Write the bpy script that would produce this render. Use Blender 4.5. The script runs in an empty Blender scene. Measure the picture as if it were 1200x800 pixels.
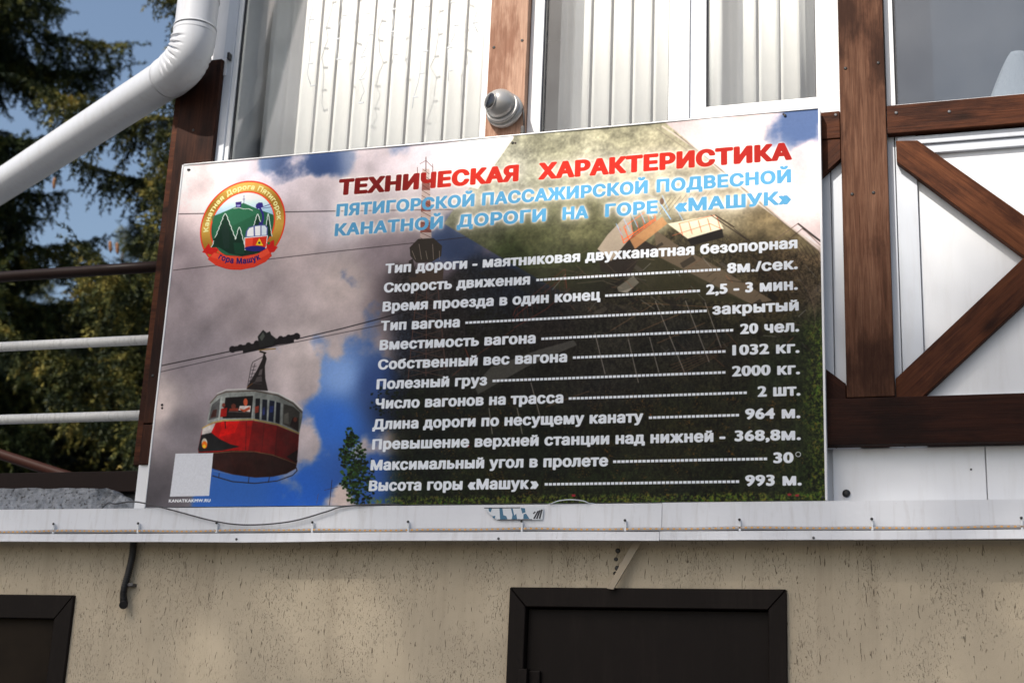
import bpy, bmesh, math, random
import numpy as np
from mathutils import Vector, Matrix, Quaternion
random.seed(7)
C = bpy.context.scene.collection
# ---------------------------------------------------------------- camera
PITCH, YAW, ROLL, FPX = 0.2772878, 0.31310217, 0.04343545, 1680.0
CAM = Vector((0, -5.6, 1.5))
CF = Vector((-math.sin(YAW)*math.cos(PITCH), math.cos(YAW)*math.cos(PITCH), math.sin(PITCH)))
_r = Vector((math.cos(YAW), math.sin(YAW), 0)); _u = _r.cross(CF)
CR = _r*math.cos(ROLL)+_u*math.sin(ROLL); CU = _u*math.cos(ROLL)-_r*math.sin(ROLL)
cd = bpy.data.cameras.new('camera'); cam = bpy.data.objects.new('camera', cd); C.objects.link(cam)
m = Matrix((CR, CU, -CF)).transposed().to_4x4(); m.translation = CAM; cam.matrix_world = m
cd.sensor_width = 36; cd.lens = FPX/1200*36; cd.clip_start = .05; cd.clip_end = 3000
cd.dof.use_dof = True; cd.dof.focus_distance = 6.0; cd.dof.aperture_fstop = 2.2; cd.dof.aperture_blades = 7
sc = bpy.context.scene; sc.camera = cam
# ---------------------------------------------------------------- light
SUN = Vector((-.45, -1, 1.15)).normalized()
wd = bpy.data.worlds.new('World'); sc.world = wd; wd.use_nodes = True
nt = wd.node_tree; bg = nt.nodes['Background']; sky = nt.nodes.new('ShaderNodeTexSky')
sky.sky_type = 'NISHITA'; sky.sun_disc = False; sky.sun_elevation = math.asin(SUN.z); sky.sun_rotation = math.atan2(SUN.x, SUN.y)
sky.air_density = 1.2; sky.dust_density = 3.2; sky.ozone_density = 1.0
nt.links.new(sky.outputs[0], bg.inputs[0]); bg.inputs[1].default_value = .13
sl = bpy.data.lights.new('sun', 'SUN'); sl.energy = 5.0; sl.angle = math.radians(.53); sl.color = (1, .93, .84)
so = bpy.data.objects.new('sun', sl); C.objects.link(so); so.rotation_euler = SUN.to_track_quat('Z', 'Y').to_euler(); so.location = (-4, -9, 12)
vs = sc.view_settings; sc.display_settings.display_device = 'sRGB'
vs.view_transform = 'Standard'; vs.look = 'None'; vs.exposure = 0.20; vs.gamma = 1; vs.use_curve_mapping = False
sc.cycles.max_bounces = 8; sc.cycles.transparent_max_bounces = 16; sc.cycles.sample_clamp_indirect = 6
# ---------------------------------------------------------------- helpers
def col(*c): return (*c, 1) if len(c) == 3 else c
def srgb(r, g, b):
    f = lambda v: (v/12.92 if v <= .04045 else ((v+.055)/1.055)**2.4)
    return (f(r/255), f(g/255), f(b/255), 1)

class M:
    """small node-material builder"""
    def __init__(s, name, base=(.8,.8,.8), rough=.5, metal=0, spec=.5):
        s.m = bpy.data.materials.new(name); s.m.use_nodes = True; s.t = s.m.node_tree; s.N = s.t.nodes; s.L = s.t.links
        s.b = s.N['Principled BSDF']; s.b.inputs['Base Color'].default_value = (*base[:3], 1)
        s.b.inputs['Roughness'].default_value = rough; s.b.inputs['Metallic'].default_value = metal; s.b.inputs['Specular IOR Level'].default_value = spec
        s.co = s.N.new('ShaderNodeTexCoord')
    def vec(s, scale=(1,1,1), loc=(0,0,0), src='Object'):
        n = s.N.new('ShaderNodeMapping'); n.inputs['Scale'].default_value = scale; n.inputs['Location'].default_value = loc
        s.L.new(s.co.outputs[src], n.inputs[0]); return n.outputs[0]
    def noise(s, v, scale=5, detail=4, rough=.55, dist=0):
        n = s.N.new('ShaderNodeTexNoise'); n.inputs['Scale'].default_value = scale; n.inputs['Detail'].default_value = detail
        n.inputs['Roughness'].default_value = rough; n.inputs['Distortion'].default_value = dist; s.L.new(v, n.inputs['Vector']); return n.outputs['Fac']
    def voro(s, v, scale, feature='F1', out='Distance', rnd=1):
        n = s.N.new('ShaderNodeTexVoronoi'); n.feature = feature; n.inputs['Scale'].default_value = scale; n.inputs['Randomness'].default_value = rnd
        s.L.new(v, n.inputs['Vector']); return n.outputs[out]
    def ramp(s, f, stops):
        n = s.N.new('ShaderNodeValToRGB'); e = n.color_ramp.elements
        while len(e) < len(stops): e.new(.5)
        for k, (p, c) in enumerate(stops):
            e[k].position = p; e[k].color = (c, c, c, 1) if isinstance(c, (int, float)) else (*c[:3], 1)
        s.L.new(f, n.inputs[0]); return n.outputs[0]
    def mix(s, f, a, b, mode='MIX'):
        n = s.N.new('ShaderNodeMix'); n.data_type = 'RGBA'; n.blend_type = mode
        for i, v in ((0, f), (6, a), (7, b)):
            if isinstance(v, bpy.types.NodeSocket): s.L.new(v, n.inputs[i])
            elif i == 0: n.inputs[0].default_value = v
            else: n.inputs[i].default_value = (*v[:3], 1)
        return n.outputs[2]
    def math(s, op, a, b=0, c=0):
        n = s.N.new('ShaderNodeMath'); n.operation = op
        for i, v in enumerate((a, b, c)):
            if isinstance(v, bpy.types.NodeSocket): s.L.new(v, n.inputs[i])
            else: n.inputs[i].default_value = v
        return n.outputs[0]
    def base(s, c): s.L.new(c, s.b.inputs['Base Color']); return s
    def rough(s, c): s.L.new(c, s.b.inputs['Roughness']); return s
    def bump(s, h, strength=.3, dist=.01):
        n = s.N.new('ShaderNodeBump'); n.inputs['Strength'].default_value = strength; n.inputs['Distance'].default_value = dist
        s.L.new(h, n.inputs['Height']); s.L.new(n.outputs[0], s.b.inputs['Normal']); return s

def wood(name, dark, mid, light, axis=2, rough=.62):
    q = M(name, mid, rough, spec=.12)
    sc_ = [14, 14, 14]; sc_[axis] = .7
    v = q.vec(tuple(sc_)); g = q.noise(v, 3.2, 8, .68, 1.2)
    sf = [60, 60, 60]; sf[axis] = 2.0
    fine = q.noise(q.vec(tuple(sf)), 4, 5, .7)
    blot = q.noise(q.vec(tuple(1.1 if k == axis else 3.2 for k in range(3))), 2.3, 6, .62)
    sk = [6.5, 0, 6.5]; sk[axis] = 2.6
    kv = q.voro(q.vec(tuple(sk), (.37, .2, .11)), 1.0, rnd=1)
    c = q.ramp(q.math('ADD', q.math('MULTIPLY', g, .6), q.math('MULTIPLY', blot, .4)), [(.34, dark), (.50, mid), (.74, light)])
    c = q.mix(q.ramp(blot, [(.38, .80), (.52, 0)]), c, dark)
    c = q.mix(q.ramp(fine, [(.40, .30), (.6, 0)]), c, tuple(x*.45 for x in dark))
    c = q.mix(q.ramp(kv, [(.05, .8), (.17, 0)]), c, tuple(x*.3 for x in dark))
    q.base(c); q.bump(q.math('ADD', g, q.math('MULTIPLY', fine, .7)), .55, .004)
    return q.m

def white(name, c=(.74,.76,.78), rough=.38, dirt=.25, dcol=(.3,.26,.2), scale=1.0, bumpy=.04):
    q = M(name, c, rough, spec=.4 if max(c) > .3 else .08)
    streak = q.noise(q.vec((9, 9, 1.1)), 3*scale, 6, .65, .4); spots = q.noise(q.vec((30, 30, 30)), 2*scale, 5, .7)
    big = q.noise(q.vec((1, 1, 1)), 2.2, 3)
    f = q.math('MULTIPLY', q.ramp(streak, [(.5, 0), (.78, 1)]), dirt)
    f2 = q.math('MULTIPLY', q.ramp(spots, [(.66, 0), (.74, 1)]), dirt*1.3)
    cc = q.mix(f, c, dcol); cc = q.mix(f2, cc, tuple(x*.6 for x in dcol)); cc = q.mix(q.ramp(big, [(.3, .14), (.7, 0)]), cc, tuple(x*.7 for x in c))
    q.base(cc); q.bump(q.noise(q.vec((3, 3, 3)), 3, 3), bumpy, .02); return q.m

MAT = {}
D1, D2, D3 = (.013,.0048,.003), (.034,.0115,.0062), (.070,.025,.012)
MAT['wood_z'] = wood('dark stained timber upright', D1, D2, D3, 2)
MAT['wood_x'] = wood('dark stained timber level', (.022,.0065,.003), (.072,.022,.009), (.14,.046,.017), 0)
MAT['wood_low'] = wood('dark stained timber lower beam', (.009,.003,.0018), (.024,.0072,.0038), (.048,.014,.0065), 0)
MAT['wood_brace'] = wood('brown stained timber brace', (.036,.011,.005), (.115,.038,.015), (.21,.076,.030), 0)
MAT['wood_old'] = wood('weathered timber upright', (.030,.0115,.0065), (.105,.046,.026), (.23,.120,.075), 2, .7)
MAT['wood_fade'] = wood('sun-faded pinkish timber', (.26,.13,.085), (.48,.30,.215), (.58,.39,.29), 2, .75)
MAT['white'] = white('white sheet cladding', (.76,.78,.81), .36, .14, (.34,.30,.25))
MAT['trimw'] = white('grey white trim', (.60,.64,.70), .4, .16)
MAT['flash'] = white('white ledge flashing', (.70,.72,.76), .36, .40, (.30,.26,.22), 1.0, .12)
MAT['pipe'] = white('pale grey painted downpipe', (.54,.56,.60), .3, .22, (.28,.22,.17), 1.0, .05)
MAT['upvc'] = white('white plastic window frame', (.80,.81,.82), .3, .06)
MAT['gasket'] = M('black rubber gasket', (.012,.014,.02), .5).m
MAT['rail'] = white('white painted tube', (.72,.72,.70), .35, .5, (.10,.08,.06), 2.0, .08)
MAT['darkrail'] = white('dark brown painted tube', (.018,.011,.010), .4, .3, (.01,.008,.006))
MAT['rust'] = white('reddish brown painted bar', (.030,.011,.008), .5, .3, (.03,.015,.01))
MAT['door'] = white('very dark brown steel', (.0080,.0054,.0047), .5, .25, (.03,.022,.018), 1, .05); MAT['door'].node_tree.nodes['Principled BSDF'].inputs['Specular IOR Level'].default_value = .12
MAT['blackrub'] = M('black corrugated plastic', (.010,.010,.011), .45).m
MAT['wire'] = M('dark cable sheath', (.05,.05,.055), .5).m
MAT['screw'] = M('dull galvanised screw', (.10,.10,.105), .5, .6).m
MAT['darkmetal'] = M('dark bolt', (.03,.03,.03), .4, .6).m
MAT['camera'] = white('silver grey camera shell', (.38,.375,.37), .28, .12); MAT['camera'].node_tree.nodes['Principled BSDF'].inputs['Metallic'].default_value = .35
MAT['lens'] = M('black glossy lens', (.008,.008,.012), .08, 0, .8).m
MAT['slat'] = white('cream blind slat', (.86,.86,.84), .6, .03)
MAT['inner'] = white('plain interior wall', (.42,.43,.44), .8, .05)
MAT['beige'] = white('beige plastic strip', (.36,.30,.22), .5, .2)
MAT['ledstrip'] = M('clear plastic light strip', (.36,.35,.35), .25).m
MAT['led'] = M('amber unlit diode', (.62,.30,.05), .4).m
MAT['clip'] = white('white plastic clip', (.70,.72,.74), .4, .1)
# rough worm-pattern render
q = M('beige worm-track render', (.40,.33,.245), .88, spec=.2)
w0 = q.noise(q.vec((1, 1, 1)), 5, 3)
def tracks(sx, sz, lo, hi, loc):
    return q.ramp(q.noise(q.vec((sx, sx, sz), loc), 1.0, 2.4, .55, .9), [(lo, 0), (hi, 1)])
t1 = tracks(250, 62, .63, .69, (0, 0, 0)); t2 = tracks(150, 26, .665, .70, (3, 1, 2))
dots = q.ramp(q.voro(q.vec((150, 150, 95)), 1.0), [(.09, 1), (.19, 0)])
area = q.ramp(q.noise(q.vec((3, 3, 1.6)), 1.7, 3), [(.40, .05), (.66, 1)])
tr = q.math('MAXIMUM', q.math('MULTIPLY', t1, area), q.math('MULTIPLY', t2, .9)); tr = q.math('MAXIMUM', tr, q.math('MULTIPLY', dots, q.math('MULTIPLY', area, .8)))
grain = q.noise(q.vec((1, 1, 1)), 420, 3, .6)
rc = q.mix(q.ramp(w0, [(.35, 0), (.7, .5)]), (.53,.455,.34), (.44,.375,.28))
rc = q.mix(q.math('MULTIPLY', q.ramp(grain, [(.35, 1), (.65, 0)]), .22), rc, (.24,.2,.15))
streaks = q.ramp(q.noise(q.vec((14, 14, .8)), 1.0, 5, .6), [(.5, 0), (.8, .22)])
rc = q.mix(streaks, rc, (.22,.17,.115))
sepz = q.N.new('ShaderNodeSeparateXYZ'); q.L.new(q.co.outputs['Object'], sepz.inputs[0])
drip = q.math('MULTIPLY', q.ramp(q.noise(q.vec((7, 7, .25)), 1.0, 6, .7), [(.54, 0), (.72, .35)]), q.ramp(q.math('SUBTRACT', sepz.outputs[2], 1.35), [(.25, 0), (.98, 1)]))
rc = q.mix(drip, rc, (.15,.115,.075)); rc = q.mix(q.math('MULTIPLY', tr, .8), rc, (.075,.052,.03))
q.base(rc); q.bump(q.math('SUBTRACT', q.math('MULTIPLY', grain, .25), tr), .9, .004); MAT['stucco'] = q.m
# broken concrete
q = M('pitted blue-grey concrete', (.3,.32,.35), .9, spec=.2)
n = q.noise(q.vec((1, 1, 1)), 26, 7, .75); pit = q.ramp(q.voro(q.vec((1, 1, 1)), 85), [(.14, 1), (.26, 0)]); pit2 = q.ramp(q.noise(q.vec((1, 1, 1)), 75, 4), [(.60, 0), (.66, 1)])
c = q.mix(q.ramp(n, [(.35, 0), (.65, 1)]), (.17,.18,.195), (.34,.36,.39)); c = q.mix(q.math('MULTIPLY', q.math('MAXIMUM', q.math('MULTIPLY', pit, .35), pit2), .75), c, (.06,.055,.05))
q.base(c); q.bump(q.math('SUBTRACT', n, pit2), .8, .008); MAT['concrete'] = q.m
# ground
q = M('asphalt', (.05,.05,.05), .9); n = q.noise(q.vec((1, 1, 1)), 60, 6, .7); q.base(q.ramp(n, [(.3, (.035,.035,.036)), (.7, (.075,.073,.07))])); q.bump(n, .5, .01); MAT['asphalt'] = q.m
q = M('dark wooded slope', (.02,.03,.015), .95, spec=.1); n = q.noise(q.vec((1, 1, 1)), 1.1, 8, .8); q.base(q.ramp(n, [(.35, (.003,.006,.003)), (.6, (.010,.016,.007)), (.75, (.035,.034,.012))])); q.bump(n, 1, .5); MAT['hill'] = q.m
def foliage(name, stops, scale):
    q = M(name, stops[0][1], .6, spec=.2); n = q.noise(q.vec((1, 1, 1)), scale, 5, .7); q.base(q.ramp(n, stops))
    q.b.inputs['Subsurface Weight'].default_value = 0
    return q.m
MAT['needle'] = foliage('spruce needles', [(.40, (.010,.020,.008)), (.52, (.038,.055,.016)), (.62, (.15,.15,.036)), (.74, (.32,.23,.06))], 2.6)  # pale stops stand in for sunlit patches, dark ones for shade
MAT['needle2'] = foliage('sun-patched spruce needles', [(.44, (.010,.018,.008)), (.53, (.050,.060,.016)), (.62, (.23,.20,.048)), (.74, (.42,.29,.080))], 3.0)  # warm stops colour in sunlit patches among shaded boughs
MAT['leaf'] = foliage('broad green leaves', [(.3, (.04,.07,.02)), (.7, (.09,.12,.035))], 2)
MAT['bark'] = wood('grey brown bark', (.02,.014,.010), (.05,.036,.026), (.09,.07,.05), 2, .9)
q = M('spruce cone', (.24,.10,.035), .7); q.base(q.ramp(q.voro(q.vec((1, 1, 1)), 60), [(.1, (.34,.16,.05)), (.5, (.14,.055,.02))])); MAT['cone'] = q.m
def glass(name, fac, tint=(1, 1, 1), rough=.0, film=.0):
    m_ = bpy.data.materials.new(name); m_.use_nodes = True; t = m_.node_tree; N = t.nodes; N.clear()
    o = N.new('ShaderNodeOutputMaterial'); mx = N.new('ShaderNodeMixShader'); tr_ = N.new('ShaderNodeBsdfTransparent'); gl = N.new('ShaderNodeBsdfGlossy'); df = N.new('ShaderNodeBsdfDiffuse'); m2 = N.new('ShaderNodeMixShader')
    tr_.inputs[0].default_value = (*tint, 1); gl.inputs['Roughness'].default_value = rough; df.inputs[0].default_value = (.55,.57,.58, 1)
    ge = N.new('ShaderNodeNewGeometry'); dp_ = N.new('ShaderNodeVectorMath'); dp_.operation = 'DOT_PRODUCT'; ab = N.new('ShaderNodeMath'); ab.operation = 'ABSOLUTE'; iv_ = N.new('ShaderNodeMath'); iv_.operation = 'SUBTRACT'; iv_.inputs[0].default_value = 1; pw_ = N.new('ShaderNodeMath'); pw_.operation = 'POWER'; pw_.inputs[1].default_value = 5; lw = N.new('ShaderNodeMath'); lw.operation = 'MULTIPLY_ADD'; lw.inputs[1].default_value = .96; lw.inputs[2].default_value = .03
    for a_, b__ in ((ge.outputs['Incoming'], dp_.inputs[0]), (ge.outputs['Normal'], dp_.inputs[1]), (dp_.outputs['Value'], ab.inputs[0]), (ab.outputs[0], iv_.inputs[1]), (iv_.outputs[0], pw_.inputs[0]), (pw_.outputs[0], lw.inputs[0])): t.links.new(a_, b__)
    ad = N.new('ShaderNodeMath'); ad.operation = 'ADD'; ad.inputs[1].default_value = fac; ad.use_clamp = True
    tc = N.new('ShaderNodeTexCoord'); nz = N.new('ShaderNodeTexNoise'); nz.inputs['Scale'].default_value = 2.4; nz.inputs['Detail'].default_value = 6; rp = N.new('ShaderNodeMapRange'); rp.inputs[1].default_value = .35; rp.inputs[2].default_value = .8; rp.inputs[3].default_value = 0; rp.inputs[4].default_value = film
    bn = N.new('ShaderNodeTexNoise'); bn.inputs['Scale'].default_value = 1.3; bp = N.new('ShaderNodeBump'); bp.inputs['Strength'].default_value = .12; bp.inputs['Distance'].default_value = .004
    L = t.links; L.new(tc.outputs['Object'], bn.inputs['Vector']); L.new(bn.outputs['Fac'], bp.inputs['Height']); L.new(bp.outputs[0], gl.inputs['Normal'])
    L.new(lw.outputs[0], ad.inputs[0]); L.new(ad.outputs[0], mx.inputs[0]); L.new(tr_.outputs[0], m2.inputs[1]); L.new(df.outputs[0], m2.inputs[2]); L.new(tc.outputs['Object'], nz.inputs['Vector']); L.new(nz.outputs['Fac'], rp.inputs[0]); L.new(rp.outputs[0], m2.inputs[0])
    L.new(m2.outputs[0], mx.inputs[1]); L.new(gl.outputs[0], mx.inputs[2]); L.new(mx.outputs[0], o.inputs[0]); return m_
MAT['glass'] = glass('window glass', .03, (.98,.985,.98), 0, .10)
MAT['glass_dark'] = glass('reflective window glass', .07, (.75,.8,.85), .02, .06)
MAT['sheer'] = white('grey sheer curtain', (.80,.81,.81), .8, .04)
MAT['reflection'] = white('pale reflection cone', (.62,.58,.54), .8, .35, (.3,.26,.24), 6.0)  # tone of the pale reflection in the right pane
MAT['skytone'] = white('grey blue reflection tone', (.055,.070,.085), .8, .05)  # flat tone standing in for sky reflected in the right pane

# ---------------------------------------------------------------- geometry helpers
def B(): return bmesh.new()
def box(bm, x0, x1, y0, y1, z0, z1, bev=0.0):
    vs_ = [bm.verts.new((x, y, z)) for x in (x0, x1) for y in (y0, y1) for z in (z0, z1)]
    F = [(0,1,3,2),(4,6,7,5),(0,4,5,1),(2,3,7,6),(0,2,6,4),(1,5,7,3)]
    fs = [bm.faces.new([vs_[i] for i in f]) for f in F]
    if bev: bmesh.ops.bevel(bm, geom=list({e for f in fs for e in f.edges}), offset=bev, segments=2, affect='EDGES', profile=.6)
    return bm
def prism(bm, pts, y0, y1, bev=0.0):
    """outline in x,z given front depth y0 and back depth y1"""
    a = [bm.verts.new((x, y0, z)) for x, z in pts]; b = [bm.verts.new((x, y1, z)) for x, z in pts]
    n = len(pts); fs = [bm.faces.new(a), bm.faces.new(b[::-1])]+[bm.faces.new((a[i], b[i], b[(i+1) % n], a[(i+1) % n])) for i in range(n)]
    bmesh.ops.recalc_face_normals(bm, faces=fs)
    if bev: bmesh.ops.bevel(bm, geom=list({e for f in fs for e in f.edges}), offset=bev, segments=1, affect='EDGES')
    return bm
def tube(bm, pts, rad, n=12, cap=True):
    P_ = [Vector(p) for p in pts]; R_ = rad if isinstance(rad, (list, tuple)) else [rad]*len(P_)
    prev = None; rings = []
    for i, p in enumerate(P_):
        t = (P_[min(i+1, len(P_)-1)]-P_[max(i-1, 0)]).normalized()
        if prev is None: u = t.orthogonal().normalized()
        else: u = (prev-t*prev.dot(t)).normalized()
        prev = u; v = t.cross(u)
        rings.append([bm.verts.new(p+(u*math.cos(6.28319*k/n)+v*math.sin(6.28319*k/n))*R_[i]) for k in range(n)])
    for a, b in zip(rings[:-1], rings[1:]):
        for k in range(n): bm.faces.new((a[k], a[(k+1) % n], b[(k+1) % n], b[k])).smooth = True
    if cap: bm.faces.new(rings[0][::-1]); bm.faces.new(rings[-1])
    return bm
def lathe(bm, prof, org, axis, n=32):
    """profile (distance along axis, radius)"""
    ax = Vector(axis).normalized(); u = ax.orthogonal().normalized(); v = ax.cross(u); org = Vector(org); rings = []
    for d, r in prof: rings.append([bm.verts.new(org+ax*d+(u*math.cos(6.28319*k/n)+v*math.sin(6.28319*k/n))*max(r, 1e-4)) for k in range(n)])
    for a, b in zip(rings[:-1], rings[1:]):
        for k in range(n): bm.faces.new((a[k], a[(k+1) % n], b[(k+1) % n], b[k])).smooth = True
    bm.faces.new(rings[0][::-1]); bm.faces.new(rings[-1]); return bm
def obj(name, bm, mat, parent=None, loc=None, rot=None):
    me = bpy.data.meshes.new(name); bmesh.ops.recalc_face_normals(bm, faces=bm.faces[:]); bm.to_mesh(me); bm.free()
    me.materials.append(MAT[mat] if isinstance(mat, str) else mat)
    o = bpy.data.objects.new(name, me); C.objects.link(o)
    if parent: o.parent = parent
    if loc is not None: o.location = loc
    if rot is not None: o.rotation_euler = rot
    return o
def tag(o, label=None, cat=None, group=None, kind=None):
    for k, v in (('label', label), ('category', cat), ('group', group), ('kind', kind)):
        if v: o[k] = v
    return o
def empty(name, loc, label, cat, group=None):
    o = bpy.data.objects.new(name, None); C.objects.link(o); o.location = loc; o.empty_display_size = .1; return tag(o, label, cat, group)
def up(o, loc):
    """shift a mesh built in world space so that it hangs right under a thing placed at loc"""
    o.location = (-loc[0], -loc[1], -loc[2]); return o
def arr_mesh(name, V_, F_, mat, parent=None):
    me = bpy.data.meshes.new(name); V_ = np.asarray(V_, np.float32); F_ = np.asarray(F_, np.int32); k = F_.shape[1]
    me.vertices.add(len(V_)); me.vertices.foreach_set('co', V_.ravel()); me.loops.add(F_.size); me.loops.foreach_set('vertex_index', F_.ravel())
    me.polygons.add(len(F_)); me.polygons.foreach_set('loop_start', np.arange(0, F_.size, k, dtype=np.int32)); me.polygons.foreach_set('loop_total', np.full(len(F_), k, np.int32))
    me.update(calc_edges=True); me.materials.append(MAT[mat]); o = bpy.data.objects.new(name, me); C.objects.link(o)
    if parent: o.parent = parent
    return o
# ---------------------------------------------------------------- the printed board
KP = 800.0                                   # print resolution, pixels per metre
SX0, SX1, SZ0, SZ1 = -3.508, -0.510, 2.478, 4.131
PW, PH = int((SX1-SX0)*KP), int((SZ1-SZ0)*KP)

def s_xy(px, py):
    """artwork coordinates (as measured on the board) -> print pixel (column, row)"""
    d = CR*(px-600)/FPX - CU*(py-400)/FPX + CF
    s = (0.0-CAM.y)/d.y
    p = CAM + d*s
    return (p.x-SX0)*KP, (SZ1-p.z)*KP

def box_blur(a, r):
    r = int(r)
    if r < 1: return a
    for ax in (0, 1):
        for _ in range(2):
            pad = [(0, 0)]*a.ndim; pad[ax] = (r+1, r)
            c = np.cumsum(np.pad(a, pad, mode='edge'), axis=ax)
            n = a.shape[ax]
            sl = lambda i: tuple(slice(i, i+n) if k == ax else slice(None) for k in range(a.ndim))
            a = (c[sl(2*r+1)] - c[sl(0)])/(2*r+1)
    return a

def resize(a, h, w):
    ys = np.linspace(0, a.shape[0]-1, h); xs = np.linspace(0, a.shape[1]-1, w)
    y0 = np.minimum(ys.astype(int), a.shape[0]-2); x0 = np.minimum(xs.astype(int), a.shape[1]-2)
    fy = ys-y0; fx = xs-x0
    fy = fy*fy*(3-2*fy) if a.ndim == 2 else fy; fx = fx*fx*(3-2*fx) if a.ndim == 2 else fx
    fy = fy.reshape((-1, 1)+(1,)*(a.ndim-2)); fx = fx.reshape((1, -1)+(1,)*(a.ndim-2))
    t = a[y0][:, x0]*(1-fx)+a[y0][:, x0+1]*fx
    b = a[y0+1][:, x0]*(1-fx)+a[y0+1][:, x0+1]*fx
    return t*(1-fy)+b*fy

def fbm(rng, cell, octs=5, gain=.5, ax=1.0):
    out = np.zeros((PH, PW), np.float32); amp = 1; tot = 0
    for k in range(octs):
        c = max(cell/2**k, 1.5)
        g = rng.random((int(PH/c)+3, int(PW/(c*ax))+3)).astype(np.float32)
        out += amp*resize(g, PH, PW); tot += amp; amp *= gain
    return out/tot

def winding(polys, ss=3):
    """non-zero winding fill of closed polylines (print pixels) -> mask, x0, y0"""
    allp = np.concatenate(polys)
    x0 = int(max(np.floor(allp[:, 0].min())-6, 0)); x1 = int(min(np.ceil(allp[:, 0].max())+6, PW))
    y0 = int(max(np.floor(allp[:, 1].min())-6, 0)); y1 = int(min(np.ceil(allp[:, 1].max())+6, PH))
    if x1 <= x0 or y1 <= y0: return None, 0, 0
    w, h = (x1-x0)*ss, (y1-y0)*ss
    acc = np.zeros((h, w+1), np.int32)
    for p in polys:
        q = (p-np.array([x0, y0]))*ss
        a = q; b = np.roll(q, -1, 0)
        for (ax, ay), (bx, by) in zip(a, b):
            if ay == by: continue
            s = 1
            if ay > by: ax, ay, bx, by = bx, by, ax, ay; s = -1
            r0 = max(int(np.ceil(ay-.5)), 0); r1 = min(int(np.ceil(by-.5)), h)
            if r1 <= r0: continue
            rr = np.arange(r0, r1)
            xx = ax+(rr+.5-ay)*(bx-ax)/(by-ay)
            cc = np.clip(np.ceil(xx-.5).astype(int), 0, w)
            np.add.at(acc, (rr, cc), s)
    return (np.cumsum(acc, 1)[:, :w] != 0), x0, y0

def dilate(m, rx, ry):
    out = m.copy()
    for dy in range(-int(ry), int(ry)+1):
        ex = int(rx*math.sqrt(max(0, 1-(dy/(ry+.5))**2)))
        row = m
        c = np.cumsum(np.pad(m.astype(np.int32), ((0, 0), (ex+1, ex))), 1)
        row = (c[:, 2*ex+1:]-c[:, :-(2*ex+1)]) > 0
        sh = np.zeros_like(m)
        if dy > 0: sh[dy:] = row[:-dy]
        elif dy < 0: sh[:dy] = row[-dy:]
        else: sh = row
        out |= sh
    return out

def aa(m, ss=3):
    h, w = m.shape[0]//ss, m.shape[1]//ss
    return m[:h*ss, :w*ss].reshape(h, ss, w, ss).mean((1, 3)).astype(np.float32)

def glyphs(body):
    """outlines of a line of text, in em units, from Blender's own font"""
    c = bpy.data.curves.new('line', 'FONT'); c.body = body; c.size = 1; c.resolution_u = 4; c.space_character = 1.09
    o = bpy.data.objects.new('line', c); bpy.context.scene.collection.objects.link(o)
    dg = bpy.context.evaluated_depsgraph_get()
    oe = o.evaluated_get(dg); cv = oe.to_curve(dg)
    res = []
    for s in cv.splines:
        pts = s.bezier_points; n = len(pts); out = []
        for i in range(n):
            p0, p1 = pts[i], pts[(i+1) % n]
            a, b, cc, d = (np.array(v[:2]) for v in (p0.co, p0.handle_right, p1.handle_left, p1.co))
            straight = abs(np.cross(b-a, d-a))+abs(np.cross(cc-a, d-a)) < 1e-5
            for t in ([0] if straight else [0, .25, .5, .75]):
                out.append((1-t)**3*a+3*t*(1-t)**2*b+3*t*t*(1-t)*cc+t**3*d)
        res.append(np.array(out))
    oe.to_curve_clear()
    bpy.data.objects.remove(o); bpy.data.curves.remove(c)
    return res

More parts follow.
